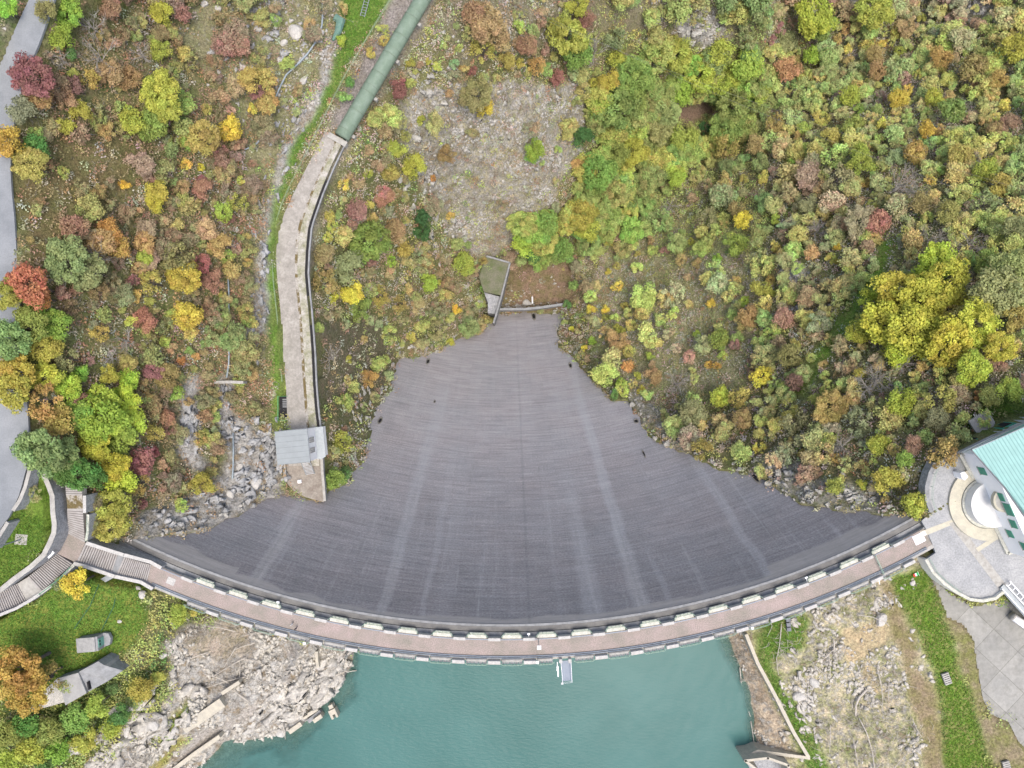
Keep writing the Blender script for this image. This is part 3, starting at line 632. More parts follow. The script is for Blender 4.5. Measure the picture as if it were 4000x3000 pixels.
# ------------------------------------------------------------------ road, strips and aprons
def ribbon(name, left, right, z, th, mat, parent=None):
    a = [P(u, v, z) for u, v in left]; c = [P(u, v, z) for u, v in right]; n = len(a)
    vs = [(*p[:2], z) for p in a] + [(*p[:2], z) for p in c] + [(*p[:2], z - th) for p in a] + [(*p[:2], z - th) for p in c]
    fs = []
    for i in range(n - 1):
        fs += [(i, i + 1, n + i + 1, n + i), (2 * n + i, 3 * n + i, 3 * n + i + 1, 2 * n + i + 1), (i, 2 * n + i, 2 * n + i + 1, i + 1), (n + i, n + i + 1, 3 * n + i + 1, 3 * n + i)]
    fs += [(0, n, 3 * n, 2 * n), (n - 1, 3 * n - 1, 4 * n - 1, 2 * n - 1)]
    return MB().add(vs, fs).build(name, mat, parent)
def resample(poly, n):
    p = np.array(poly, float); d = np.r_[0, np.cumsum(np.hypot(*np.diff(p, axis=0).T))]
    t = np.linspace(0, d[-1], n); return list(zip(np.interp(t, d, p[:, 0]), np.interp(t, d, p[:, 1])))
tag(ribbon('road', resample(ROADL[::-1], 60), resample(ROAD, 60), 12.0, .5, M_asph), kind='structure')
def wall_line(name, pts, zt, h, wid, mat, label, cat, cop=None, group=None, zt2=None):
    """free-standing or retaining wall along photo points at height zt (top)"""
    n = len(pts); zl = list(zt) if isinstance(zt, (list, tuple)) else [zt] * n; zt = zl[0]; w = [P(u, v, q_)[:2] for (u, v), q_ in zip(pts, zl)]
    root = empty(name, (*w[0], zt - h)); tag(root, label, cat, group)
    f = MB(); c = MB()
    def off(i):
        a = np.array(w[max(i - 1, 0)]); b_ = np.array(w[min(i + 1, n - 1)]); d = b_ - a; d /= np.linalg.norm(d); return np.array([-d[1], d[0]])
    for (mb, wd, z0, z1) in ((f, wid, -0.0, h - .12), (c, wid + .12, h - .12, h)):
        vs = []
        for i in range(n):
            o_ = off(i) * wd / 2; x, y = w[i][0] - w[0][0], w[i][1] - w[0][1]
            dz_ = zl[i] - zt; vs += [(x - o_[0], y - o_[1], z0 + dz_), (x + o_[0], y + o_[1], z0 + dz_), (x + o_[0], y + o_[1], z1 + dz_), (x - o_[0], y - o_[1], z1 + dz_)]
        fs = [(i * 4 + j, i * 4 + (j + 1) % 4, (i + 1) * 4 + (j + 1) % 4, (i + 1) * 4 + j) for i in range(n - 1) for j in range(4)]
        fs += [(3, 2, 1, 0), tuple(range(n * 4 - 4, n * 4))]
        mb.add(vs, fs)
    f.build('wall_face', mat, root); c.build('coping', cop or M_conc, root)
    return root
wall_line('retaining_wall', [(120, 1790), (114, 1840), (97, 1905), (76, 1955), (50, 1995)], 12.5, 3.4, .5, M_stone, 'upper stone retaining wall holding the road above the green bank', 'wall')
wall_line('retaining_wall', [(30, 2040), (5, 2080), (-40, 2150)], 12.5, 3.4, .5, M_stone, 'short lower stretch of stone wall beside the road at the left edge', 'wall')
wall_line('retaining_wall', [(150, 1810), (168, 1850), (190, 1900), (203, 1937), (206, 2002), (212, 2050), (210, 2081), (195, 2118), (170, 2168), (119, 2215), (54, 2262), (0, 2306), (-60, 2340)], 9.9, 5.4, .75, M_stone,
          'curved stone retaining wall with pale coping above the staircase', 'wall')
# concrete channel cover
ch = empty('canal_cover', P(1150, 1000, -24)); ch.location = (0, 0, 0)
tag(ch, 'long curving pale concrete canal cover running from the pipe to the gatehouse', 'canal')
Lp = resample(STRIPL, 46); Rp = resample(STRIPR, 46)
M_canal = simple('canal_concrete', (.36, .34, .305), (.26, .245, .215), .45, .95, .4, .04, fine=2.2, fineamt=.35)
M_moss = simple('mossy_gutter', (.14, .11, .05), (.36, .34, .30), .38, .95, .6, .06, fine=3, fineamt=.5, lo=.46, hi=.54)
Mp = [(l[0] * .36 + r[0] * .64, l[1] * .36 + r[1] * .64) for l, r in zip(Lp, Rp)]
Mq = [(l[0] * .26 + r[0] * .74, l[1] * .26 + r[1] * .74) for l, r in zip(Lp, Rp)]
for i0, i1 in ((0, 8), (8, 19), (19, 28), (28, 36), (36, 46)):
    ribbon('slab', Lp[i0:i1 + 1], Mp[i0:i1 + 1], -23.9 + .01 * (i0 % 3), .6, M_canal, ch)
ribbon('gutter', Mp, Mq, -23.96, .5, M_moss, ch)
ribbon('side_slab', Mq, Rp, -23.86, .5, simple('side_concrete', (.42, .40, .36), (.22, .22, .13), .5, .95, .5, .05, fine=3, fineamt=.5), ch)
sl1 = [(r[0] + 2, r[1]) for r in Rp]; sl2 = [(r[0] + 11, r[1]) for r in Rp]; sl3 = [(r[0] + 17, r[1]) for r in Rp]
for i0, i1 in ((6, 10), (10, 14), (14, 18), (18, 22), (26, 30), (30, 34), (34, 38), (38, 42)):
    ribbon('side_opening', resample(sl1[i0:i1 + 1], 5)[0:5], resample(sl2[i0:i1 + 1], 5), -24.1, .3, M_dark, ch)
ribbon('outer_beam', sl2, sl3, -23.95, .5, M_conc_g, ch)
# gravel and paved surfaces beside
tag(ribbon('dam_toe_pad', resample([(1112, 1760), (1112, 1800), (1114, 1850), (1122, 1890), (1150, 1922), (1200, 1944)], 8), resample([(1252, 1700), (1254, 1780), (1260, 1850), (1263, 1900), (1265, 1930), (1266, 1962)], 8), -24.1, .8, simple('worn_concrete', (.30, .275, .235), (.21, .18, .15), .5, .95, .5, .05, fine=2.5, fineamt=.4)),
    'worn concrete platform below the gatehouse tapering to the dam face', 'platform')
for pts, lab in (([(1255, 1770), (1259, 1850), (1264, 1900), (1268, 1958)], 'low mossy wall on the right edge of the gatehouse platform'), ([(1110, 1812), (1113, 1860), (1118, 1882)], 'short low wall on the left edge of the gatehouse platform')):
    wall_line('low_wall', pts, -23.3, 1.6, .45, M_conc_g, lab, 'wall', M_conc)

# penstock
def grad_pipe():
    m, nt, b, out = new_mat('penstock_green')
    co = nt.nodes.new('ShaderNodeTexCoord').outputs['Object']
    n1 = noise(nt, co, .7, 5, .6); n2 = noise(nt, co, 6, 3, .6)
    col = mix(nt, ramp(nt, n1, .4, .65), (.155, .215, .155), (.20, .26, .20)); col = mix(nt, .25, col, mix(nt, 1.0, col, ramp(nt, n2, .3, .7, (.6, .6, .6, 1), (1.3, 1.3, 1.3, 1)), 'MULTIPLY'))
    L(nt, col, b.inputs['Base Color']); b.inputs['Roughness'].default_value = .55
    return m
M_pipe = grad_pipe()
p0 = np.array(P(1335, 535, -23.2)); p1 = np.array(P(1655, -10, -24.4)); p2 = p0 + (p1 - p0) * 1.6
pen = empty('penstock', tuple(p0)); tag(pen, 'thick green steel penstock pipe running up to the top edge', 'pipe')
d = p2 - p0; Lh = np.linalg.norm(d); dn = d / Lh
MB().tube([d * i / 24 for i in range(25)], 1.72, 28).build('pipe_shell', M_pipe, pen, True)
i = 0; s = 1.6
M_pdark = simple('pipe_joint_paint', (.13, .18, .13), (.17, .22, .16), 3, .6, 0)
while s < Lh - 2 and i < 24:
    MB().tube([dn * (s - .09), dn * (s + .09)], 1.80, 28).build('stiffener_ring', M_pdark, pen)
    if i % 2 == 0: MB().tube([dn * (s + 1.55), dn * (s + 1.65)], 1.76, 28).build('stiffener_ring', M_pdark, pen)
    if i % 2 == 0: MB().box((dn * s)[:3] + np.array((0, 0, -1.6)), (4.4, .7, 1.2), math.atan2(dn[1], dn[0]) + math.pi / 2).build('saddle', M_conc, pen)
    s += 4.9; i += 1
pc = P(1318, 545, -23.4)
an = empty('anchor_block', (pc[0], pc[1], -25.5)); tag(an, 'grey concrete anchor block where the green pipe enters the canal cover', 'block')
rzp = math.atan2(dn[1], dn[0])
MB().box((0, 0, 1.0), (1.0, 4.2, 2.2), rzp).build('block_body', M_conc, an, bevel=.08)
MB().box((0, 0, 2.18), (1.2, 4.6, .15), rzp).build('cap_slab', M_conc, an, bevel=.04)
# green fence along the shelf
def fence(name, pts, zoff, h, mat, label, step=3.0, z=None, group=None):
    w = []
    for u, v in pts:
        x, y, zz = onground(u, v) if z is None else P(u, v, z)
        w.append((x, y, zz))
    root = empty(name, w[0]); tag(root, label, 'fence', group)
    w = [np.array(q) - np.array(w[0]) for q in w]
    rl = MB()
    for hh in (h, h * .55): rl.tube([q + np.array((0, 0, hh)) for q in w], .035, 4)
    rl.build('rail', mat, root)
    cnt = 0
    for i in range(len(w) - 1):
        n = max(1, int(np.linalg.norm(w[i + 1] - w[i]) / step))
        for j in range(n):
            q = w[i] + (w[i + 1] - w[i]) * j / n
            if cnt < 90: MB().tube([q, q + np.array((0, 0, h + .05))], .04, 4).build('post', mat, root)
            cnt += 1
    return root
M_fence = simple('pale_green_fence', (.30, .40, .25), (.36, .45, .30), 3, .6, 0)
fence('fence', [(1535, -10), (1450, 130), (1350, 300), (1265, 470), (1200, 600), (1140, 720), (1100, 810), (1073, 910), (1068, 1000), (1072, 1100), (1088, 1250), (1098, 1400), (1106, 1490)], 0, 1.1, M_fence, 'long thin green fence beside the grass strip and canal cover', z=-23.8)
# sunken stairwell beside the strip
sw = empty('stairwell', P(1107, 1595, -23.9)); tag(sw, 'small sunken stairwell with green rails beside the canal cover', 'stairs')
MB().box((0, 0, -.3), (1.9, 5.2, .4)).build('well_floor', M_dark, sw)
for i in range(5): MB().box((.35, 2.0 - i * .42, .02 - i * .04), (1.1, .2, .12)).build('step', M_conc_g, sw)
rl = MB()
for z in (.5, 1.0): rl.tube([(.9, 2.7, z), (-1.0, 2.7, z), (-1.0, -2.7, z), (.9, -2.7, z)], .05, 5)
for q in ((-1, 2.7), (-1, 1), (-1, -1), (-1, -2.7), (.9, 2.7), (.9, -2.7)): rl.tube([(q[0], q[1], -.2), (q[0], q[1], 1)], .05, 5)
rl.build('railing', simple('rail_green', (.08, .30, .12), (.12, .36, .16), 3, .5, 0), sw)

# gatehouse
M_roofg = None
def ribbed(name, c, ang, pitch, width=.12, c2=None):
    m, nt, b, out = new_mat(name)
    co = nt.nodes.new('ShaderNodeTexCoord').outputs['Object']
    mp = nt.nodes.new('ShaderNodeMapping'); mp.inputs['Rotation'].default_value = (0, 0, -ang); L(nt, co, mp.inputs[0])
    sp = nt.nodes.new('ShaderNodeSeparateXYZ'); L(nt, mp.outputs[0], sp.inputs[0])
    fr = math_(nt, 'FRACT', math_(nt, 'DIVIDE', sp.outputs[1], pitch))
    ln = ramp(nt, fr, width * .6, width, (0, 0, 0, 1), (1, 1, 1, 1))
    n1 = noise(nt, co, .6, 5, .6)
    base = mix(nt, ramp(nt, n1, .3, .7), c, tuple(x * .86 for x in c))
    L(nt, mix(nt, ln, c2 or tuple(x * .62 for x in c), base), b.inputs['Base Color']); b.inputs['Roughness'].default_value = .5
    bump(nt, b, ln, .5, .04)
    return m
zt = -16.2
rq = [np.array(P(u, v, zt)[:2]) for u, v in ((1072, 1686), (1200, 1674), (1212, 1805), (1084, 1817))]
cen = sum(rq) / 4; gh = empty('gatehouse', (*cen, -24.0)); tag(gh, 'small white gatehouse with a grey flat metal roof over the canal', 'building')
rl_ = [q - cen for q in rq]; ang = math.atan2(*(rl_[1] - rl_[0])[::-1])
ins = [q * .965 for q in rl_]
MB().prism([tuple(q) for q in ins], 0, 7.5).build('wall', M_white, gh)
MB().prism([tuple(q) for q in rl_], 7.5, 7.85).build('roof', ribbed('grey_roof_sheet', (.27, .30, .305), ang, 1.18, .05), gh, bevel=.03)
ex = (rl_[1] - rl_[0]); ex = ex / np.linalg.norm(ex); ey = np.array([-ex[1], ex[0]])
aq = [ins[1] + ex * .02, ins[1] + ex * 1.75, ins[2] + ex * 1.75 + ey * .5, ins[2] + ex * .02]
MB().prism([tuple(q) for q in aq], -1.5, 1.35).build('annex_wall', M_white, gh)
aq2 = [ins[1] + ex * .03 + ey * .05, ins[1] + ex * 1.95 + ey * .05, ins[2] + ex * 1.95 + ey * .3, ins[2] + ex * .9 - ey * .2, ins[2] + ex * .03 - ey * .1]
MB().prism([tuple(q) for q in aq2], 1.35, 1.5).build('annex_roof', M_metal, gh, bevel=.02)
east = ins[1]; elen = np.linalg.norm(ins[2] - ins[1]); ed = (ins[2] - ins[1]) / elen
for f in (.28, .60):
    c0 = east + ed * elen * (f + .06); w = MB()
    def quad(mb, a0, a1, z0, z1, o0, o1):
        p = [east + ed * elen * a0 + ex * o0, east + ed * elen * a1 + ex * o0, east + ed * elen * a1 + ex * o1, east + ed * elen * a0 + ex * o1]
        mb.prism([tuple(q) for q in p], z0, z1)
    quad(w, f, f + .155, 2.9, 6.9, .01, .07); wo = w.build('window', simple('window_grey', (.10, .12, .14), (.16, .18, .20), 2, .2, 0), gh)
    fr = MB()
    for zz in (2.9, 3.9, 4.9, 5.9, 6.85): quad(fr, f - .005, f + .16, zz - .05, zz + .1, .075, .13)
    for a_ in (0, .05, .10, .15): quad(fr, f + a_, f + a_ + .012, 2.9, 6.9, .085, .12)
    fr.build('frame', M_conc_w, wo)
# metal stair in front of the gatehouse
a = np.array(P(1196, 1806, -22.0)); bb_ = np.array(P(1213, 1853, -23.9))
ms = empty('metal_stair', tuple(bb_)); tag(ms, 'grey metal stair climbing from the concrete platform to the gatehouse', 'stairs')
dv_ = (a - bb_); dv_[2] = 2.4; e_ = np.array([dv_[0], dv_[1], 0]); e_ /= np.linalg.norm(e_); s_ = np.array([-e_[1], e_[0], 0])
for sg in (-1, 1): MB().tube([s_ * sg * .95, dv_ + s_ * sg * .95], .09, 6).build('stringer', M_metal, ms)
for i in range(9):
    q = dv_ * (i + .5) / 9; MB().box(q, (.13, 1.9, .05), math.atan2(e_[1], e_[0])).build('tread', simple('tread_metal', (.5, .52, .53), None, 3, .5, 0) if i == 0 else bpy.data.materials['tread_metal'], ms)
x, y, z = P(1172, 1880, -24.0); MB().box((0, 0, .35), (.8, .75, .7), .1).build('equipment_box', M_white, None, bevel=.05, loc=(x, y, -24.08))
tag(bpy.data.objects['equipment_box'], 'small white box on the worn concrete below the gatehouse', 'box')

# ------------------------------------------------------------------ left staircases
def flight(name, A0, A1, B0, B1, za, zb, n, label, land0=None):
    """steps from edge A0-A1 (height za) to edge B0-B1 (height zb); points are photo pixels"""
    root = empty(name, P(*A0, za)); o_ = np.array(P(*A0, za)); tag(root, label, 'staircase')
    a0 = np.array(P(*A0, za)); a1 = np.array(P(*A1, za)); b0 = np.array(P(*B0, zb)); b1 = np.array(P(*B1, zb))
    for i in range(n):
        t0, t1 = i / n, (i + 1) / n; z1 = za + (zb - za) * (i + 1) / n
        q = [a0 + (b0 - a0) * t0, a1 + (b1 - a1) * t0, a1 + (b1 - a1) * t1, a0 + (b0 - a0) * t1]
        MB().prism([tuple((p - o_)[:2]) for p in q], z1 - za - 1.6, z1 - za).build('step', M_step, root)
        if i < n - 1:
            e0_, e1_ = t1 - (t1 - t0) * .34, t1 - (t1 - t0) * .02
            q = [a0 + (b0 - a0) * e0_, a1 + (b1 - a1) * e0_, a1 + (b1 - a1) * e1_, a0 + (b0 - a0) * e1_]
            MB().prism([tuple((p - o_)[:2]) for p in q], z1 - za, z1 - za + .012).build('tread_strip', M_tread_strip, root)  # thin darker strip along the back of the tread, against the next step
    return root
M_step = simple('stair_concrete', (.38, .365, .345), (.29, .27, .25), .8, .9, .3, .03)
M_tread_strip = simple('dark_tread_strip', (.16, .15, .14), (.12, .11, .105), 2, .9, 0)
def poly_slab(name, pts, z, th, mat, label, cat, parent=None):
    w = [P(u, v, z)[:2] for u, v in pts]
    if parent is not None:
        return MB().prism(w, z - th, z).build(name, mat, parent)
    c0 = w[0]
    o = MB().prism([(a - c0[0], b_ - c0[1]) for a, b_ in w], -th, 0).build(name, mat); o.location = (c0[0], c0[1], z)
    if cat: tag(o, label, cat)
    return o
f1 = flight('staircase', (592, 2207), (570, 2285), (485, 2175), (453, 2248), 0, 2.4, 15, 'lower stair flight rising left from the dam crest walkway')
poly_slab('stair_landing', [(485, 2172), (453, 2250), (435, 2243), (462, 2163)], 2.4, 2, M_conc_g, 'narrow grey landing between the two flights off the crest', 'landing')
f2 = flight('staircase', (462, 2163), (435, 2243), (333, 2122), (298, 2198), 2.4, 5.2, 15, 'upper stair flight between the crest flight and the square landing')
poly_slab('stair_landing', [(268, 2083), (333, 2118), (298, 2198), (224, 2163)], 5.2, 3, M_walk, 'square brown landing where the three staircases meet', 'landing')
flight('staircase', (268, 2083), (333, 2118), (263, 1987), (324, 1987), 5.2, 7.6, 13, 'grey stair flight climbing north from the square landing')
poly_slab('stair_landing', [(263, 1987), (324, 1987), (322, 1936), (259, 1933)], 7.6, 5, M_moss, 'mossy landing near the top of the north stairs', 'landing')
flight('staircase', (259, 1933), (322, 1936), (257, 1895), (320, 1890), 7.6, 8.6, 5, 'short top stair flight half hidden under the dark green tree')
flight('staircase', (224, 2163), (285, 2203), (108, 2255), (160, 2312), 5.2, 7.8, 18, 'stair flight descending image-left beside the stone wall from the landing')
poly_slab('stair_landing', [(108, 2255), (160, 2312), (105, 2350), (67, 2280)], 7.8, 4, M_conc, 'pale landing between the two left stair flights', 'landing')
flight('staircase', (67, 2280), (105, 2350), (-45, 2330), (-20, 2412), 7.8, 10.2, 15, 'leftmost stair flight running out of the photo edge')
wall_line('stair_wall', [(336, 2121), (400, 2142), (482, 2168)], (6.1, 4.8, 3.3), 3.6, .55, M_stone, 'white coped wall on the upper side of the upper stair flight', 'wall', M_conc_w)
wall_line('stair_wall', [(484, 2168), (586, 2195), (629, 2219)], (3.3, 1.2, 1.0), 3, .55, M_stone, 'white coped wall on the upper side of the lower stair flight', 'wall', M_conc_w)
wall_line('stair_wall', [(286, 2201), (330, 2212), (400, 2236), (446, 2252)], (6.1, 5.3, 4.0, 3.3), 4.5, .55, M_stone, 'white coped wall on the lower side of the upper stair flight', 'wall', M_conc_w)
wall_line('stair_wall', [(448, 2252), (549, 2274), (595, 2301)], (3.3, 1.2, 1.0), 4, .55, M_stone, 'white coped wall on the lower side of the lower stair flight', 'wall', M_conc_w)
wall_line('stair_wall', [(336, 2112), (342, 2075), (343, 2010)], (6.1, 7.0, 8.2), 4.2, .35, M_stone, 'green railed wall beside the north stairs', 'wall', M_greenc)
wall_line('stair_wall', [(330, 2004), (330, 1936)], 8.6, 4.2, .45, M_stone, 'short white wall beside the mossy landing', 'wall', M_conc_w)
wall_line('stair_wall', [(288, 2208), (245, 2250), (200, 2288), (155, 2320)], (6.1, 6.8, 7.6, 8.4), 4, .4, M_stone, 'green edged wall below the left stair flight', 'wall', M_greenc)
wall_line('stair_wall', [(153, 2322), (110, 2350), (60, 2378), (0, 2402), (-50, 2420)], (8.6, 8.9, 9.8, 10.8, 11.4), 5, .4, M_stone, 'pale wall below the leftmost stair flight', 'wall', M_conc_w)
fence('handrail', [(284, 2212), (245, 2252), (200, 2290), (158, 2322)], 0, 1, simple('stair_green', (.12, .32, .20), None, 3, .5, 0), 'green handrail along the left stair flight', 1.5, z=8.0)
fence('handrail', [(345, 2110), (350, 2075), (351, 2010)], 0, 1, M_green, 'green handrail along the north stair flight', 1.5, z=7.2)
for (u, v, lab) in ((203, 2118, 'grey framed notice board on the curved stone wall'), (193, 2165, 'white notice panel below the grey one on the curved wall')):
    x, y, z = P(u, v, 8.3); nb = empty('notice_board', (x, y, 7.5), R(62 if v < 2150 else 45)); tag(nb, lab, 'sign')
    MB().box((0, 0, .6), (2.1 if v < 2150 else 1.5, .9, .08)).build('panel', M_white if v > 2150 else M_conc_g, nb)
    MB().box((0, .46, .6), (2.2 if v < 2150 else 1.6, .06, .14)).box((0, -.46, .6), (2.2 if v < 2150 else 1.6, .06, .14)).build('frame', M_metal, nb)
poly_slab('viewing_ledge', [(392, 2262), (420, 2247), (447, 2255), (412, 2275)], 2.0, .2, M_metal, 'small grey metal ledge behind the stair wall above the lawn', 'ledge')
# walkway hatch
x, y, z = P(668, 2270, 0); ht = MB().box((0, 0, .03), (1.6, 1.35, .05), 0).build('hatch_cover', M_conc_w); ht.location = (x, y, .0); ht.rotation_euler[2] = R(-24)
tag(ht, 'white square hatch cover on the walkway at the left end', 'hatch')
x, y, z = P(3592, 2103, 0); ht = MB().prism([(-1.2, -.9), (.9, -.9), (.9, .1), (1.5, .1), (1.5, .9), (-1.2, .9)], 0, .08).build('floor_plate', M_white); ht.location = (x, y, .01); ht.rotation_euler[2] = R(26)
tag(ht, 'bright white stepped panel on the walkway at the right end', 'panel')
x, y, z = P(922, 2358, 0)
gt = empty('barrier_gate', P(3428, 2200, 0)); tag(gt, 'thin green gate across the walkway near the right end', 'gate')
g0 = np.array(P(3412, 2168, 0)); g1 = np.array(P(3444, 2238, 0)); dg = g1 - g0; o0 = np.array(P(3428, 2200, 0))
MB().tube([g0 - o0 + np.array((0, 0, 1.05)), g1 - o0 + np.array((0, 0, 1.05))], .06, 6).tube([g0 - o0 + np.array((0, 0, .5)), g1 - o0 + np.array((0, 0, .5))], .05, 6).build('bar', M_green, gt)
for f in (0, .5, 1): MB().tube([g0 - o0 + dg * f, g0 - o0 + dg * f + np.array((0, 0, 1.1))], .06, 6).build('post', M_green, gt)

# ------------------------------------------------------------------ grating platform and lamps on the crest
gp = empty('grated_platform', P(2208, 2583, 0)); tag(gp, 'grey grated platform with white rails jutting over the turquoise water', 'platform')
o0 = np.array(P(2208, 2583, 0)); q = [np.array(P(u, v, 0)) - o0 for u, v in ((2190, 2582), (2229, 2580), (2233, 2658), (2197, 2662))]
mg = ribbed('grating', (.27, .31, .36), 0, .16, .35, (.19, .22, .26))
MB().prism([tuple(p[:2]) for p in q], -.18, -.08).build('grating_deck', mg, gp)
rl = MB()
for z in (.5, 1.05): rl.tube([q[0] + np.array((0, 0, z)), q[3] + np.array((0, 0, z)), q[2] + np.array((0, 0, z)), q[1] + np.array((0, 0, z))], .045, 6)
for a_, b_ in ((0, 3), (1, 2)):
    for f in (0, .33, .66, 1): w = q[a_] + (q[b_] - q[a_]) * f; rl.tube([w, w + np.array((0, 0, 1.05))], .045, 6)
rl.build('railing', M_white, gp)
for u in (2189, 2225): 
    c0 = np.array(P(u, 2576, 0)) - o0; MB().box(c0 + np.array((0, 0, .3)), (.6, .75, 1.4)).build('gate_pillar', M_conc_w, gp, bevel=.04)
MB().box(np.array(P(2196, 2670, 0)) - o0 + np.array((0, 0, -.1)), (.45, .4, .3)).build('instrument_box', M_metal, gp)
wg = empty('water_gauge', P(2177, 2592, 0)); tag(wg, 'white gauge arm over the water beside the grated platform', 'gauge')
MB().box((.05, -.9, .1), (.38, .9, .3)).build('housing', M_white, wg, bevel=.03); MB().box((.15, -1.9, .1), (.26, 1.2, .2)).build('arm', M_white, wg, bevel=.03); MB().tube([(0, .3, 0), (0, -.5, .1)], .08, 6).build('bracket', M_white, wg)
def lamp(u, v, h, hu, label, head=(.75, .75, .22), flip=0):
    x, y, _ = P(u, v, 0); r = empty('street_lamp', (x, y, 0)); tag(r, label, 'lamp', 'lamps on the dam crest')
    MB().tube([(0, 0, 0), (0, 0, h)], [.09, .055], 8).build('pole', M_conc_w, r)
    MB().box((0, 0, .1), (.35, .35, .2)).build('base', M_conc, r)
    MB().box((0, -.1, h + .1), head).build('lamp_head', M_white, r, bevel=.04)
lamp(2103, 2498, 4.2, 0, 'white box headed lamp standing on the walkway near the grated platform')
lamp(2098, 2566, 2.6, 0, 'short lamp in the lake-side parapet left of the grated platform', (.5, .5, .2))
lamp(1203, 2493, 2.6, 0, 'short lamp in the lake-side parapet above the rocky left shore', (.5, .5, .2))
lamp(2922, 2434, 2.6, 0, 'short lamp in the lake-side parapet above the right shore', (.5, .5, .2))
for (u, v, lab) in ((2065, 2478, 'white floodlight on the downstream ledge at the middle of the crest'), (1088, 2354, 'white floodlight on a downstream balcony near the two people'), (3147, 2258, 'white floodlight on the downstream side toward the right end'), (3430, 2268, 'white floodlight on the lake side below the green gate')):
    t = tpx(u, v, 0); x, y, _ = P(u, v, 0); r = empty('floodlight', (x, y, 0), t); tag(r, lab, 'floodlight')
    MB().tube([(0, -.8, 0), (0, .1, .45)], [.05, .08], 6).build('bracket', M_white, r); MB().box((0, .25, .5), (.55, .3, .3)).build('lamp_body', M_white, r, bevel=.04)
# left-bank lamp post
def post_lamp(u, v, z, h, label):
    x, y, _ = P(u, v, z); r = empty('street_lamp', (x, y, z)); tag(r, label, 'lamp')
    MB().tube([(0, 0, 0), (0, 0, h)], [.14, .08], 8).build('pole', M_metal, r)
    MB().prism([(-1.2, -.9), (1.0, -1.0), (1.2, .8), (-.9, 1.0)], -.3, .05).build('footing', M_conc, r)
    MB().box((-.7, -.1, h), (1.4, .3, .18)).build('lamp_head', M_white, r)
post_lamp(82, 2107, 9.35, 9, 'tall grey lamp post leaning out of the left edge above the green bank')

# ------------------------------------------------------------------ terrace and villa on the right
poly_slab('terrace', TERR, 0.0, .6, M_gravel, None, None); tag(bpy.data.objects['terrace'], kind='structure')
poly_slab('apron', APRON, -4.0, .5, simple('apron_concrete', (.32, .315, .285), (.25, .25, .23), .16, .95, .3, .03, fine=1.2, fineamt=.25, joints=6.5, jrot=.75), None, None); tag(bpy.data.objects['apron'], kind='structure')
for nm, pts, zt_, lab in (('paving_band', [(3592, 2078), (3718, 2030), (3730, 2045), (3610, 2095)], .006, 'pale paving band crossing from the walkway end to the terrace'),
                     ('paving_band', [(3708, 2045), (3735, 2032), (3935, 2290), (3905, 2305)], .012, 'long pale paving band running diagonally over the terrace'),
                     ('paving_band', [(3812, 2142), (3888, 2092), (3900, 2104), (3822, 2156)], .018, 'short pale paving band leading to the villa wall')):
    o = poly_slab(nm, pts, zt_ + .02, .04, M_cream if 'long' not in lab else M_conc, lab, 'paving')
wall_line('terrace_wall', [(3618, 2185), (3645, 2235), (3690, 2280), (3740, 2315), (3790, 2342), (3840, 2348), (3890, 2338), (3925, 2310)], .75, 5.2, .45, simple('whitewash', (.82, .80, .72), (.72, .70, .62), 1.2, .9, .2, .02, fineamt=.15), 'white curved retaining wall with coping below the right terrace', 'wall', M_greenc)
wall_line('terrace_wall', [(3655, 1810), (3635, 1850), (3622, 1900), (3622, 1950), (3640, 2000)], .8, 2.6, .7, M_stone, 'curved grey parapet wall on the wooded side of the terrace', 'wall', M_conc_g)
fence('railing', [(3662, 1815), (3645, 1850), (3634, 1900), (3634, 1950), (3650, 1998)], 0, 1, M_green, 'pale green railing on the curved parapet of the terrace', 2, z=.8)
fence('railing', [(3622, 2178), (3655, 2235), (3700, 2276), (3745, 2308)], 0, 1, M_green, 'pale green railing above the white retaining wall', 2, z=.8)
vil = empty('villa', P(3900, 1900, 0)); vo = np.array(P(3900, 1900, 0)); tag(vil, 'big white villa with turquoise metal roof and a round bay', 'building')
def vw(u, v, z=0): return tuple((np.array(P(u, v, z)) - vo)[:2])
M_vw = simple('villa_plaster', (.90, .90, .87), (.86, .86, .83), .8, .9, .1, .02, fineamt=.1)
wallp = [vw(3751, 1767), vw(3801, 1868), vw(3881, 2047), vw(3936, 2155), vw(4200, 2060), vw(4200, 1600), vw(4000, 1652), vw(3880, 1705)]
MB().prism(wallp, -.2, 8.6).build('wall', M_vw, vil)
ro = [vw(3800, 1757, 9.2), vw(3880, 1720, 9.2), vw(4000, 1660, 9.2), vw(4300, 1520, 9.2), vw(4350, 2200, 9.2), vw(4080, 2110, 9.2), vw(4002, 2010, 9.2), vw(3930, 1905, 9.2), vw(3860, 1825, 9.2)]
MB().prism(ro, 8.6, [9.0, 9.5, 10.5, 13, 13, 10.4, 9.6, 9.2, 9.0]).build('roof', ribbed('turquoise_roof_sheet', (.25, .445, .41), R(-58), .6, .3, (.15, .30, .275)), vil)
MB().tube([(*p, 8.75) for p in (ro[0], ro[8], ro[7], ro[6], ro[5])], .16, 8).build('gutter', simple('gutter_grey', (.20, .20, .21), None, 3, .5, 0), vil)
MB().tube([(*ro[0], 8.95), (*ro[1], 9.4), (*ro[2], 10.4)], .12, 8).build('ridge_trim', M_metal, vil)
cx_, cy_ = vw(3850, 1962); rad = 4.4
circ = [(cx_ + rad * math.cos(2 * math.pi * i / 40), cy_ + rad * math.sin(2 * math.pi * i / 40)) for i in range(40)]
MB().prism(circ, -.2, 2.8).build('round_bay', simple('bay_plaster', (.68, .68, .65), (.60, .60, .57), .8, .9, .1, .02, fineamt=.15), vil, smooth=False)
big = [(cx_ + (rad + .5) * math.cos(2 * math.pi * i / 40), cy_ + (rad + .5) * math.sin(2 * math.pi * i / 40)) for i in range(40)]
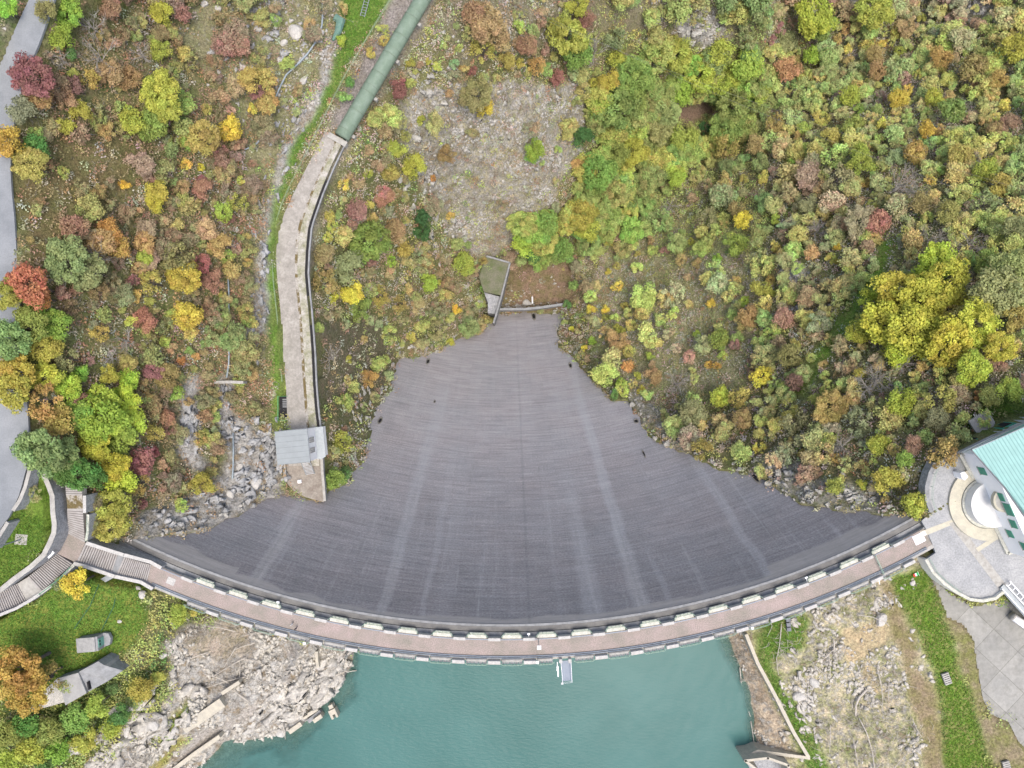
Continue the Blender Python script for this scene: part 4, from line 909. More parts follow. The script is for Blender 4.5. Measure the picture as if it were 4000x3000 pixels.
MB().prism(big, .0, .75).build('planter_ring', M_greenc, vil)
ring = MB(); n = 26; ro_, ri_ = 7.3, 5.0
vs = []
for i in range(n + 1):
    a_ = R(112) + R(175) * i / n
    for r_, z_ in ((ri_, .0), (ro_, .0), (ro_, .55), (ri_, .55)): vs.append((cx_ + r_ * math.cos(a_), cy_ + r_ * math.sin(a_), z_))
ring.add(vs, [(i * 4 + j, i * 4 + (j + 1) % 4, (i + 1) * 4 + (j + 1) % 4, (i + 1) * 4 + j) for i in range(n) for j in range(4)] + [(3, 2, 1, 0), (n * 4, n * 4 + 1, n * 4 + 2, n * 4 + 3)])
ring.build('curved_step', M_cream, vil)
for a_, b_ in (((3744, 1775), (3796, 1868)), ((3878, 2052), (3930, 2160)), ((3930, 2160), (4050, 2118))):
    p_ = np.array(vw(*a_)); r_ = np.array(vw(*b_)); d_ = r_ - p_; ln_ = np.linalg.norm(d_)
    MB().box((*(p_ + r_) / 2, .35), (ln_, .6, .7), math.atan2(d_[1], d_[0])).build('planter', M_greenc, vil)
bc = vw(3925, 1955, 6.1); hb = [(bc[0] + 2.1 * math.cos(R(115) + R(180) * i / 16), bc[1] + 2.2 * math.sin(R(115) + R(180) * i / 16)) for i in range(17)]
MB().prism(hb, 5.2, 6.1).build('balcony', M_cream, vil); MB().prism([(bc[0] + (p[0] - bc[0]) * .82, bc[1] + (p[1] - bc[1]) * .82) for p in hb], 6.1, 6.12).build('balcony_floor', M_conc, vil)
M_shut = simple('green_shutters', (.05, .24, .16), (.07, .29, .19), 4, .6, .2, .02)
foot = [(3751, 1767), (3801, 1868), (3881, 2047), (3936, 2155)]
def shutter(seg, f, z0, z1, w):
    p_ = np.array(vw(*foot[seg])); r_ = np.array(vw(*foot[seg + 1])); d_ = (r_ - p_); ln_ = np.linalg.norm(d_); d_ /= ln_; nrm = np.array([d_[1], -d_[0]])
    if np.dot(nrm, (-1, 0)) < 0: nrm = -nrm
    c_ = p_ + d_ * ln_ * f
    o = MB(); o.box((*(c_ + nrm * .06), (z0 + z1) / 2), (w, .12, z1 - z0), math.atan2(d_[1], d_[0])); wo = o.build('window', M_shut, vil)
    o = MB(); o.box((*(c_ + nrm * .09), z0 - .06), (w + .3, .26, .12), math.atan2(d_[1], d_[0])); o.build('sill', M_conc, wo)
shutter(0, .62, 3.6, 5.6, 1.5); shutter(1, .30, 5.9, 7.6, 1.6); shutter(1, .55, 6.4, 8.4, 2.4); shutter(1, .86, 6.0, 7.7, 1.6); shutter(2, .2, 3.4, 5.0, 1.5); shutter(2, .55, 6.0, 7.7, 1.6); shutter(0, .2, 6.6, 8.2, .8)
# porch with lower white dome
MB().prism([vw(3752, 1848, 2.6), vw(3768, 1842, 2.6), vw(3782, 1862, 2.6), vw(3770, 1876, 2.6), vw(3758, 1868, 2.6)], 0, 2.6).build('porch', M_vw, vil)
# lower grey storey on the wooded side
low = [vw(3752, 1772), vw(3880, 1705), vw(4000, 1652), vw(4250, 1560), vw(4250, 1640), vw(3900, 1760)]
MB().prism(low, -9.5, .9).build('basement_wall', simple('basement_plaster', (.40, .42, .42), (.34, .36, .36), .5, .9, .2, .02), vil)
MB().prism([vw(3748, 1769), vw(3880, 1699), vw(4000, 1646), vw(4250, 1553), vw(4250, 1566), vw(4000, 1660), vw(3880, 1714), vw(3757, 1780)], .9, 1.15).build('basement_coping', M_greenc, vil)
def bwin(a, b_, f, z0, z1, w):
    p_ = np.array(vw(*a)); r_ = np.array(vw(*b_)); d_ = r_ - p_; ln_ = np.linalg.norm(d_); d_ /= ln_; nrm = np.array([-d_[1], d_[0]])
    c_ = p_ + d_ * ln_ * f
    wo = MB().box((*(c_ + nrm * .08), (z0 + z1) / 2), (w, .16, z1 - z0), math.atan2(d_[1], d_[0])).build('window', M_shut, vil)
    MB().box((*(c_ + nrm * .2), (z0 + z1) / 2), (w * .7, .1, (z1 - z0) * .7), math.atan2(d_[1], d_[0])).build('pane', M_dark, wo)
bwin((3752, 1772), (3880, 1705), .25, -5.2, -2.6, 1.8); bwin((3752, 1772), (3880, 1705), .75, -5.6, -2.4, 2.0); bwin((3880, 1705), (4000, 1652), .7, -5.6, -1.6, 3.0)
ba = poly_slab('back_porch', [(3785, 1645), (3858, 1602), (3885, 1645), (3890, 1668), (3820, 1700)], -5.0, .5, M_conc, 'grey slatted roof porch behind the villa beside the lawn', 'porch')
for i in range(5):
    a_ = np.array(P(3815 + i * 9, 1640 - i * 2 + i * 3, -4.9)); MB().box(a_ - np.array(ba.location), (.2, 2.6, .12), R(28)).build('slat', M_conc, ba)
# turnstile pipes by the apron
x, y, z = P(3985, 2425, -2.6); pr = empty('drain_pipe', (x, y, -3.2)); tag(pr, 'fat white pipe stub beside the apron at the right edge', 'pipe'); MB().tube([(-1.5, .9, 0.4), (2.5, -1.8, .4)], .75, 16).build('pipe_body', M_white, pr, True); MB().tube([(-1.55, .93, .4), (-1.3, .78, .4)], .85, 16).build('pipe_flange', M_conc, pr, True)
fr = empty('footbridge_frame', P(3915, 2295, 0)); tag(fr, 'white metal footbridge frame at the terrace corner', 'frame'); o0 = np.array(P(3915, 2295, 0))
e0 = np.array(P(3915, 2300, 1)) - o0; e1 = np.array(P(4040, 2440, 1)) - o0; sd = np.array([.7, .7, 0]) * 1.1
for sg in (0, 1, 1.9): MB().tube([e0 + sd * sg, e1 + sd * sg], .13, 6).build('beam', M_white, fr)
for f in np.linspace(.05, .95, 8): w = e0 + (e1 - e0) * f; MB().tube([w + sd * 1, w + sd * 1.9], .08, 5).build('rung', M_white, fr)
MB().prism([tuple((e0 - sd * .2)[:2]), tuple((e1 - sd * .2)[:2]), tuple((e1 + sd * .9)[:2]), tuple((e0 + sd * .9)[:2])], .3, .45).build('deck', M_metal, fr)
x, y, z = P(3990, 2165, 0); 
car = empty('planter_pot', (x + .6, y, 0)); tag(car, 'white round pot with dark soil near the villa at the right edge', 'pot')
MB().tube([(0, 0, 0), (0, 0, .7)], [.5, .7], 16).build('pot_body', M_white, car, True); MB().tube([(0, 0, .62), (0, 0, .72)], [.55, .55], 16).build('soil', M_dark, car)

# ------------------------------------------------------------------ people on the walkway
def person(u, v, face, jacket, legs, hair, label):
    x, y, _ = P(u, v, 0)
    me = bpy.data.meshes.new('person'); V_ = []; E_ = []; Rr = []
    def add(p, r, par=None):
        V_.append(p); Rr.append(r)
        if par is not None: E_.append((par, len(V_) - 1))
        return len(V_) - 1
    pel = add((0, 0, .95), (.15, .11)); wst = add((0, 0, 1.10), (.135, .10), pel); che = add((0, 0, 1.32), (.17, .115), wst); nk0 = add((0, .0, 1.48), (.07, .07), che); nk = add((0, .01, 1.55), (.055, .055), nk0)
    hd = add((0, .02, 1.63), (.078, .09), nk); hd2 = add((0, .015, 1.72), (.07, .085), hd); add((0, .11, 1.645), (.015, .015), hd)
    for s in (-1, 1):
        hp = add((s * .095, 0, .88), (.095, .095), pel); kn = add((s * .105, .03 * s + .02, .50), (.062, .062), hp); an_ = add((s * .11, .06 * s, .10), (.042, .042), kn); add((s * .12, .06 * s + .16, .04), (.04, .03), an_)
        sh = add((s * .20, 0, 1.42), (.065, .065), che); el = add((s * .25, -.03, 1.14), (.045, .045), sh); wr = add((s * .25, .08, .90), (.03, .03), el); pa = add((s * .25, .10, .83), (.038, .018), wr)
        for i, l_ in enumerate((.06, .07, .075, .065)):
            k_ = add((s * (.235 + .002 * i), .07 + i * .02, .79), (.009, .009), pa); k2 = add((s * .235, .075 + i * .02, .79 - l_ * .6), (.008, .008), k_); add((s * .228, .085 + i * .02, .79 - l_), (.007, .007), k2)
        k_ = add((s * .225, .135, .83), (.010, .010), pa); add((s * .215, .15, .795), (.008, .008), k_)
    me.from_pydata(V_, E_, []); me.update()
    o = link('person', me); sk = o.modifiers.new('skin', 'SKIN'); ss = o.modifiers.new('sub', 'SUBSURF'); ss.levels = 2; ss.render_levels = 2
    for i, r_ in enumerate(Rr): me.skin_vertices[0].data[i].radius = r_
    me.skin_vertices[0].data[0].use_root = True
    m, nt, b, out = new_mat('person_clothes')
    sp = nt.nodes.new('ShaderNodeSeparateXYZ'); co_ = nt.nodes.new('ShaderNodeTexCoord').outputs['Object']; L(nt, co_, sp.inputs[0]); z_ = sp.outputs[2]
    c_ = mix(nt, math_(nt, 'GREATER_THAN', z_, .93), legs, jacket); c_ = mix(nt, math_(nt, 'GREATER_THAN', z_, 1.49), c_, (.45, .29, .21)); c_ = mix(nt, math_(nt, 'LESS_THAN', z_, .07), c_, (.04, .035, .03))
    hnd = math_(nt, 'MULTIPLY', math_(nt, 'GREATER_THAN', math_(nt, 'ABSOLUTE', sp.outputs[0]), .2), math_(nt, 'LESS_THAN', z_, .89)); c_ = mix(nt, hnd, c_, (.45, .29, .21))
    c_ = mix(nt, .2, c_, mix(nt, 1.0, c_, ramp(nt, noise(nt, co_, 12), .3, .7, (.5, .5, .5, 1), (1.3, 1.3, 1.3, 1)), 'MULTIPLY'))
    L(nt, c_, b.inputs['Base Color']); b.inputs['Roughness'].default_value = .85; me.materials.append(m)
    hv = []; hf = []
    n = 12
    for i in range(6):
        a_ = math.pi * .56 * i / 5
        for j in range(n):
            b2 = 2 * math.pi * j / n; hv.append((.098 * math.sin(a_) * math.cos(b2), -.005 + .112 * math.sin(a_) * math.sin(b2), 1.70 + .12 * math.cos(a_)))
    for i in range(5):
        for j in range(n): hf.append((i * n + j, i * n + (j + 1) % n, (i + 1) * n + (j + 1) % n, (i + 1) * n + j))
    MB().add(hv, hf).build('hair', hair, o, True)
    o.location = (x, y, .01); o.rotation_euler[2] = face; tag(o, label, 'person', 'people on the walkway'); return o
hw_ = simple('grey_hair', (.60, .60, .58), (.5, .5, .48), 20, .8, 0); hb_ = simple('dark_hair', (.03, .025, .02), None, 20, .7, 0)
person(1146, 2432, R(40), (.55, .57, .60), (.02, .02, .025), hw_, 'person in pale grey top and black trousers walking on the crest')
person(1161, 2449, R(30), (.03, .03, .05), (.05, .05, .09), hb_, 'person in dark navy clothes standing by the pipes on the crest')

# ------------------------------------------------------------------ vegetation
def leaf_mat():
    m, nt, b, out = new_mat('foliage')
    oi = nt.nodes.new('ShaderNodeObjectInfo')
    va = N(nt, 'ShaderNodeAttribute', attribute_name='var'); sv = nt.nodes.new('ShaderNodeSeparateColor'); L(nt, va.outputs['Color'], sv.inputs[0])
    base = oi.outputs['Color']
    hs = N(nt, 'ShaderNodeHueSaturation'); L(nt, base, hs.inputs['Color'])
    L(nt, math_(nt, 'MULTIPLY_ADD', math_(nt, 'SUBTRACT', sv.outputs[0], .5), .038, .5), hs.inputs['Hue'])
    L(nt, math_(nt, 'MULTIPLY_ADD', sv.outputs[1], .85, .66), hs.inputs['Value']); hs.inputs['Saturation'].default_value = .93
    col = hs.outputs[0]
    L(nt, col, b.inputs['Base Color']); b.inputs['Roughness'].default_value = .7; b.inputs['Specular IOR Level'].default_value = .15
    tl = N(nt, 'ShaderNodeBsdfTranslucent'); L(nt, col, tl.inputs[0])
    mx = nt.nodes.new('ShaderNodeMixShader'); mx.inputs[0].default_value = .3; L(nt, b.outputs[0], mx.inputs[1]); L(nt, tl.outputs[0], mx.inputs[2]); L(nt, mx.outputs[0], out.inputs[0])
    return m
M_leaf = leaf_mat()
def leaves(cent, nrm, size, jit, r):
    """kite-shaped leaf sprays: centres (n,3), outward normals (n,3) -> verts, faces"""
    n = len(cent); nm = nrm + r.normal(0, jit, (n, 3)); nm /= np.linalg.norm(nm, axis=1, keepdims=True) + 1e-9
    a = np.cross(nm, r.normal(0, 1, (n, 3))); a /= np.linalg.norm(a, axis=1, keepdims=True) + 1e-9; b_ = np.cross(nm, a)
    s = size * r.uniform(.6, 1.35, (n, 1)); s = s if np.ndim(size) == 0 else s
    v = np.stack([cent - a * s, cent - b_ * s * r.uniform(.45, .9, (n, 1)) + nm * s * .25, cent + a * s * r.uniform(.7, 1.1, (n, 1)), cent + b_ * s * r.uniform(.45, .9, (n, 1)) + nm * s * .2], 1)
    return v.reshape(-1, 3), np.arange(n * 4).reshape(n, 4)
def crown_mesh(kind, seed):
    r = np.random.default_rng(seed)
    nl, per, size, spread, flat_ = {'small': (10, 105, .082, .64, .85), 'medium': (22, 120, .060, .72, .75), 'large': (46, 120, .048, .80, .6), 'sparse': (26, 44, .06, .82, .8), 'flame': (14, 110, .068, .6, 1.2), 'star': (13, 90, .072, .75, .7)}[kind]
    C_ = []; N_ = []; Va = []
    for i in range(nl):
        if kind == 'star': a = 2 * math.pi * i / nl + r.normal(0, .1); rad = r.uniform(.25, .8); c = np.array([math.cos(a) * rad, math.sin(a) * rad, r.uniform(-.1, .35)])
        else:
            d = r.normal(0, 1, 3); d[2] = abs(d[2]) * .8 - .15; d /= np.linalg.norm(d); c = d * spread * r.uniform(.35, 1) ** .6 * np.array([1, 1, flat_])
            c[0] *= r.uniform(.85, 1.15)
        lr = r.uniform(.20, .42) * (1.0 if nl < 30 else .62) * (1.05 if kind != 'sparse' else .75)
        d = r.normal(0, 1, (per, 3)); d[:, 2] = np.abs(d[:, 2]) * r.choice([1, 1, 1, -1], per); d /= np.linalg.norm(d, axis=1, keepdims=True)
        rr_ = lr * r.uniform(.55, 1.08, (per, 1))
        C_.append(c + d * rr_); N_.append(d + np.array([0, 0, .35]))
        hue = np.clip(r.normal(.5, .26), 0, 1); val = np.clip(r.normal(.52, .17), .1, 1)
        Va.append(np.stack([np.clip(hue + r.normal(0, .13, per), 0, 1), np.clip(val + r.normal(0, .17, per), 0, 1), np.zeros(per)], 1))
    C_ = np.concatenate(C_); N_ = np.concatenate(N_); Va = np.concatenate(Va)
    v, f = leaves(C_, N_, size, .55, r)
    me = np_mesh('crown', v, f)
    va = np.repeat(np.concatenate([Va, np.ones((len(Va), 1))], 1), 4, 0); point_attr(me, 'var', va, 'FLOAT_COLOR')
    me.materials.append(M_leaf); return me
CROWN = {k: [crown_mesh(k, 100 + 7 * i + sum(map(ord, k))) for i in range(n)] for k, n in (('small', 5), ('medium', 6), ('large', 4), ('sparse', 4), ('flame', 3), ('star', 3))}
def trunk_mesh(seed):
    r = random.Random(seed); mb = MB()
    mb.tube([(0, 0, -1.9), (r.uniform(-.05, .05), r.uniform(-.05, .05), -1.0), (r.uniform(-.08, .08), r.uniform(-.08, .08), -.2), (0, 0, .35)], [.075, .055, .04, .015], 6)
    for i in range(6):
        a = i * 1.05 + r.uniform(-.3, .3); q = r.uniform(.45, .75)
        mb.tube([(0, 0, -.9 + i * .12), (math.cos(a) * q * .5, math.sin(a) * q * .5, -.45 + i * .12), (math.cos(a) * q, math.sin(a) * q, -.05 + r.uniform(0, .3))], [.035, .022, .008], 4)
    me = bpy.data.meshes.new('trunk'); me.from_pydata(mb.v, [], mb.f); me.update(); me.materials.append(M_bark); return me
TRUNK = [trunk_mesh(i) for i in range(4)]
def bare_mesh(seed):
    r = random.Random(seed); mb = MB()
    def br(p, d, ln, rad, lev):
        d = d / np.linalg.norm(d); pts = [p]; q = p.copy(); dd_ = d.copy()
        for i in range(3):
            dd_ = dd_ + np.array([r.gauss(0, .16), r.gauss(0, .16), r.gauss(0, .10)]); dd_ /= np.linalg.norm(dd_); q = q + dd_ * ln / 3; pts.append(q.copy())
        mb.tube(pts, [rad, rad * .75, rad * .5, rad * .3], 4 if lev < 2 else 3, False)
        if lev < 3:
            for i in range(r.randint(4, 6)):
                k_ = r.randint(1, 3); nd = dd_ + np.array([r.gauss(0, .6), r.gauss(0, .6), r.gauss(.05, .3)]); br(pts[k_], nd, ln * r.uniform(.5, .75), rad * .5, lev + 1)
    for i in range(7):
        a = i * .9 + r.uniform(-.3, .3); br(np.array([0, 0, -.8 + i * .07]), np.array([math.cos(a), math.sin(a), r.uniform(.35, .9)]), .62, .028, 1)
    mb.tube([(0, 0, -1.9), (0, 0, -.8), (0.02, 0, 0)], [.06, .045, .02], 6)
    me = bpy.data.meshes.new('branches'); me.from_pydata(mb.v, [], mb.f); me.update(); me.materials.append(M_twig); return me
BARE = [bare_mesh(i) for i in range(5)]
COL = {  # albedo, words
 'Y': ((.46, .40, .06), 'golden yellow'), 'YB': ((.60, .52, .05), 'bright yellow'), 'YG': ((.37, .41, .06), 'yellow-green'), 'G': ((.24, .33, .07), 'mid green'), 'L': ((.27, .43, .05), 'lime green'),
 'O': ((.42, .30, .13), 'tan orange'), 'YO': ((.41, .34, .085), 'ochre yellow'), 'T': ((.44, .33, .19), 'pale peach'), 'R': ((.30, .115, .095), 'dark red'), 'R2': ((.38, .20, .14), 'salmon red'),
 'RB': ((.29, .18, .12), 'rusty brown'), 'B': ((.26, .18, .085), 'brown'), 'OB': ((.32, .24, .10), 'amber brown'), 'S': ((.29, .32, .14), 'sage green'), 'SG': ((.24, .34, .12), 'blue-green'), 'GG': ((.12, .24, .05), 'deep green'),
 'EV': ((.07, .17, .045), 'dark evergreen'), 'YL': ((.45, .50, .05), 'bright yellow-green'), 'GO': ((.42, .33, .06), 'golden orange'), 'PG': ((.30, .36, .12), 'pale silvery green'), 'P': ((.33, .15, .13), 'dusty pink'), 'ORG': ((.52, .28, .07), 'bright orange'), 'ORR': ((.50, .20, .085), 'orange-red'), 'YS': ((.38, .35, .09), 'straw yellow')}
T = """130 295 75 R;62 330 28 R;195 60 36 OB;200 110 28 RB;270 50 60 L;250 150 45 L;270 205 30 GG;430 30 45 RB;635 55 40 Y;640 90 24 YG;715 60 38 R2;370 215 62 W;540 205 48 W;230 225 42 W;340 90 55 W;632 200 42 YG;430 290 45 O;357 315 40 YO;510 310 44 OB;285 290 30 YG;
290 340 40 P;160 385 50 OB;262 390 38 O;635 360 75 YG;640 430 60 YG;600 500 55 G;520 475 50 YG;470 500 30 YS;325 440 40 Y;395 425 25 O;258 500 38 Y;90 430 45 S;45 560 55 Y;140 580 48 GG;125 645 58 YO;190 640 25 O;244 670 30 YG;790 540 62 YO;735 560 35 G;760 545 34 O;808 428 24 YG;
905 510 48 YB;900 430 25 T;978 310 45 YO;985 425 28 YB;560 650 50 T;583 700 32 R2;728 640 25 YB;787 656 16 YB;493 722 22 YB;615 745 38 Y;787 700 25 R;800 740 35 R2;940 705 25 YG;25 30 45 L;
298 890 55 R2;345 910 38 T;430 905 45 ORG;398 950 52 O;460 965 42 ORG;430 800 30 O;533 822 28 O;610 790 38 YB;700 880 32 YO;642 863 30 O;575 905 40 T;877 836 35 YG;930 795 35 YO;900 855 22 RB;812 900 42 T;868 955 48 O;925 975 28 R2;885 1005 30 YG;565 950 40 O;565 1005 36 YG;592 1020 35 T;
270 1010 85 S;345 1060 70 S;230 1060 55 W;360 1000 60 W;705 1008 60 OB;795 1030 35 R2;115 1120 80 ORR;165 1165 48 ORG;515 1093 32 R;592 1105 48 YO;723 1085 62 Y;836 1100 45 R2;290 1130 32 B;390 1140 35 OB;27 1150 60 YG;145 1205 45 L;217 1270 60 L;115 1280 70 G;525 1157 30 Y;580 1180 30 YG;
565 1252 42 R2;511 1256 32 Y;600 1210 30 YO;741 1235 52 Y;750 1300 32 YO;669 1229 30 YG;398 1300 35 YO;646 1333 28 YG;673 1360 32 O;294 1207 35 B;180 1350 60 YG;270 1405 50 S;40 1330 80 SG;506 1419 35 YO;343 1405 30 RB;606 1446 36 R2;655 1470 45 OB;764 1396 25 ORG;718 1414 20 ORG;480 1330 45 W;420 1400 45 W;
68 1446 75 Y;180 1470 60 YG;430 1464 40 Y;316 1464 35 L;511 1482 40 YG;60 1530 68 Y;180 1568 70 YO;316 1577 42 RB;280 1510 50 YG;405 1640 92 L;316 1620 55 L;488 1568 60 YG;520 1658 50 YG;475 1717 55 L;692 1536 32 L;660 1630 35 R2;741 1570 22 O;606 1690 35 YO;400 1560 60 YG;240 1640 55 YO;
560 1807 52 P;606 1762 22 P;633 1816 30 O;165 1762 90 SG;260 1775 60 SG;316 1848 70 GG;384 1871 40 GG;235 1860 35 GG;452 1816 60 YG;475 1884 55 YG;545 1889 40 YS;380 1730 60 YG;438 1975 68 YG;440 2055 62 YG;796 1889 45 YG;705 1975 27 YG;325 2267 56 YB;560 1966 22 P;430 1920 25 RB;
1497 112 28 YG;1500 160 28 YG;1452 203 27 YG;1365 325 28 GG;1345 375 32 G;1335 158 22 YG;1340 30 25 YO;1556 357 36 R;1570 320 18 R2;1900 90 72 O;1850 60 50 OB;1885 199 42 YO;1981 244 36 YO;1945 150 50 O;1710 264 24 YG;1775 253 28 SG;1814 267 24 YO;1845 276 20 R;1606 249 20 YG;1673 244 15 Y;
1854 375 62 OB;1890 425 36 YB;1651 475 22 YG;1760 366 18 O;1434 588 28 OB;1547 579 38 YG;1583 533 20 YO;1615 655 42 YG;1529 678 38 YO;1493 746 30 R2;1343 719 26 YB;1366 687 14 O;1438 678 20 YG;1407 723 32 OB;1746 606 34 OB;1692 700 12 ORG;1395 822 42 R2;1440 805 28 Y;1375 890 33 R2;1455 860 28 YO;1443 950 78 G;
1500 775 38 R2;1547 905 48 O;1583 970 38 YO;1655 850 38 EV;1650 905 38 EV;1271 994 38 O;1289 850 30 YG;1300 886 28 YG;1280 930 24 Y;1524 1017 22 L;1452 1026 20 R2;1524 1070 28 O;1371 1145 50 YB;1307 1170 22 YB;1271 1100 50 OB;1362 1040 55 S;1407 1207 45 G;1488 1157 38 YO;1592 1130 26 YS;1565 1188 36 YS;
1674 1107 38 YG;1719 1103 12 Y;1737 1152 33 YO;1782 1211 22 YB;1814 1030 45 YG;1814 1066 18 YG;1890 1017 15 YO;1764 850 26 Y;1895 1057 30 G;1425 1328 28 YO;1606 1324 28 Y;1760 1333 17 Y;1705 1292 35 S;1443 1478 34 YO;1362 1405 18 YG;1244 1283 30 G;1280 1400 50 W;1335 1726 35 YG;1307 1866 42 G;1350 1850 30 GG;
2027 108 30 YG;2217 145 72 YG;2250 215 55 G;2290 85 34 RB;2253 30 40 YG;2122 40 24 O;2095 258 34 YO;2131 194 30 RB;2167 221 25 YO;2054 180 40 RB;2181 307 35 P;2140 270 30 G;2032 249 20 YO;2325 190 50 W;2642 217 65 YG;2606 267 28 Y;2375 316 44 Y;2316 325 18 Y;2480 310 70 G;2411 230 35 YG;2407 158 45 S;
2732 290 60 YG;2814 217 50 YG;2918 253 55 YG;2823 316 60 YG;2660 362 50 L;2687 307 28 PG;2407 430 75 G;2475 398 58 G;2350 400 45 YG;2597 430 58 PG;2574 497 60 PG;2859 430 70 G;2850 497 60 G;2750 505 30 EV;2674 542 50 YG;2963 371 40 YG;2090 583 38 L;2080 620 22 L;2475 588 60 YG;2407 601 50 G;2335 669 72 G;2316 723 45 G;
2253 642 30 YO;2330 497 28 GG;2280 538 36 EV;2836 579 50 YO;2958 570 35 O;2633 628 40 EV;2637 696 40 YG;2764 723 25 O;2529 705 30 L;2904 701 20 YO;2972 692 30 Y;3181 68 75 YG;3203 120 45 G;3253 90 28 L;3411 45 65 YG;3045 117 28 P;3090 95 28 RB;3018 158 20 R2;3158 221 34 L;3075 165 35 S;3081 271 45 O;3108 240 25 YO;
3122 307 25 YG;3307 117 22 O;3262 158 30 YO;3389 181 32 Y;3443 176 25 Y;3416 217 35 O;3502 131 30 Y;3538 110 35 O;3597 72 20 YO;3538 226 22 T;3510 200 18 YG;3633 203 14 Y;3307 200 25 Y;3312 244 25 YO;3430 276 40 O;3529 312 28 RB;3579 294 25 YG;3674 226 40 YO;3723 235 28 O;3678 276 25 YG;3796 262 52 OB;3949 194 50 Y;
3900 312 35 YS;3913 416 32 YB;3940 484 38 RB;3886 511 35 O;3434 384 32 RB;3271 375 25 RB;3542 353 30 YB;3506 389 35 Y;3701 375 28 YO;3642 384 35 YG;3768 352 28 YG;3334 488 38 G;3425 434 30 G;3443 488 30 YB;3353 430 22 G;3203 466 32 Y;3027 488 35 YO;3240 533 36 YS;3131 506 32 YG;3118 540 28 YO;3610 511 35 Y;
3669 511 28 YO;3086 637 25 L;3357 642 48 YG;3357 595 38 YG;3380 719 25 Y;3628 705 30 Y;3158 692 50 T;3027 669 30 T;3570 597 45 YO;3746 610 45 YO;3845 669 45 YG;3720 430 50 G;3316 384 40 YG;3542 714 70 W;2271 840 58 YG;2289 895 50 YG;2203 831 24 YB;2136 877 50 G;2199 976 48 G;2077 899 40 YG;2054 944 45 YG;2086 990 36 EV;1905 1070 34 GG;1900 1125 26 G;1925 1210 20 S;1880 1180 26 YS;2215 1190 26 GG;2240 1120 30 G;
2380 858 42 G;2344 886 35 G;2407 922 32 O;2461 877 24 O;2380 944 24 Y;2407 1039 14 YO;2377 1062 13 Y;2411 1121 26 YB;2490 994 14 YO;2538 940 18 O;2547 976 24 YG;2597 985 24 RB;2719 1030 20 O;2800 1008 20 L;2696 944 15 Y;2904 858 38 YB;2877 818 35 OB;2872 953 42 G;2660 1017 22 O;2972 1125 38 YG;2909 1175 18 YG;2777 1188 20 YB;
2307 1207 22 YB;2366 1209 19 YB;2438 1193 18 YS;2488 1197 16 YG;2344 1254 12 YB;2233 1288 12 YB;2411 1329 40 O;2280 1360 15 YB;2310 1335 17 L;2370 1238 18 G;2447 1428 30 ORG;2452 1369 30 YG;2551 1473 36 O;2551 1423 18 T;2692 1392 28 T;2642 1360 25 T;2538 1392 18 YG;2723 1306 17 YG;2922 1234 42 O;2890 1265 34 YO;
2809 1324 38 G;2868 1347 32 RB;2823 1387 26 YG;2881 1320 32 G;2931 1428 30 RB;2931 1464 26 RB;2768 1424 16 Y;2800 1428 14 Y;2488 1473 18 Y;2425 1491 20 YG;2976 1469 35 YB;2420 1283 22 YG;3027 858 22 YG;3362 868 58 T;3430 863 48 R2;3316 880 35 T;3063 922 28 RB;3018 967 28 Y;3271 967 18 YB;3244 1012 32 YG;3280 1021 22 YG;
3407 800 25 YO;3009 1152 20 YG;3009 1094 20 YO;3059 1243 40 T;3036 1342 35 T;3081 1392 45 OB;3014 1455 28 YS;3108 1342 30 YG;3650 1030 70 YG;3510 1140 85 YG;3700 1100 82 YG;3610 1180 88 YG;3460 1270 88 YG;3570 1300 90 YG;3400 1180 52 YG;3700 1340 88 YG;3815 1265 80 YG;3890 1150 88 PG;3900 1350 60 YG;3800 1440 60 YG;
3940 1050 75 PG;3850 1030 50 G;3350 1300 48 YG;3500 1380 50 YG;3960 1240 50 YS;3353 1455 30 YG;3434 1480 55 W;3545 1420 42 W;3249 1590 60 YS;3203 1559 45 YS;3515 1568 55 YG;3669 1559 58 YO;3859 1545 42 G;3940 1527 45 YG;3818 1545 22 ORG;3081 1600 35 YO;3651 1636 45 S;3429 1735 40 YG;3565 1735 35 T;3683 1771 66 YO;
3466 1875 55 YG;3533 1798 35 G;3565 1966 50 YG;3610 1970 28 YG;3366 1893 22 Y;3249 1902 35 YG;3457 1952 24 OB;3271 1794 28 Y;3167 1790 38 T;3131 1771 20 YO;3190 1844 22 T;3407 1514 60 W;2430 1518 32 YG;2506 1523 18 Y;2737 1753 42 YO;2967 1749 30 YB;2760 1638 13 Y;2814 1554 40 YG;2882 1554 38 YO;2398 1545 24 GG;
3270 700 50 S;3850 800 50 S;3700 830 50 YS;3950 900 50 S;3650 930 45 W;3800 950 50 W;3900 720 40 YO;3600 800 45 OB;3150 800 40 S;3200 900 40 W;3500 620 35 S;2760 850 40 S;2620 800 35 W;2700 780 28 OB;3100 1650 45 S;3350 1650 55 S;3300 1750 50 W;2700 1620 50 S;2650 1500 45 W;2900 1640 40 OB;3100 1500 35 RB;
700 2400 42 YG;752 2392 26 Y;90 2610 95 GO;110 2700 85 GO;30 2660 70 YO;190 2640 50 YO;385 2750 50 YG;470 2790 45 GG;300 2800 50 G;440 2840 45 YG;200 2850 55 G;100 2830 50 GG;330 2890 50 YG;230 2930 50 L;120 2930 55 YG;40 2870 55 G;40 2970 50 YG;560 2690 45 YG;620 2650 34 Y;430 2700 32 GG;520 2740 30 G;180 2980 40 GG"""
ents = []
for q in T.replace('\n', '').split(';'):
    a = q.split(); u_, v_ = float(a[0]), float(a[1]); ents.append((u_, v_, float(a[2]), 'YL' if a[3] == 'YG' and ((u_ > 3300 and 950 < v_ < 1520) or (u_ < 560 and 1350 < v_ < 1950)) else a[3]))
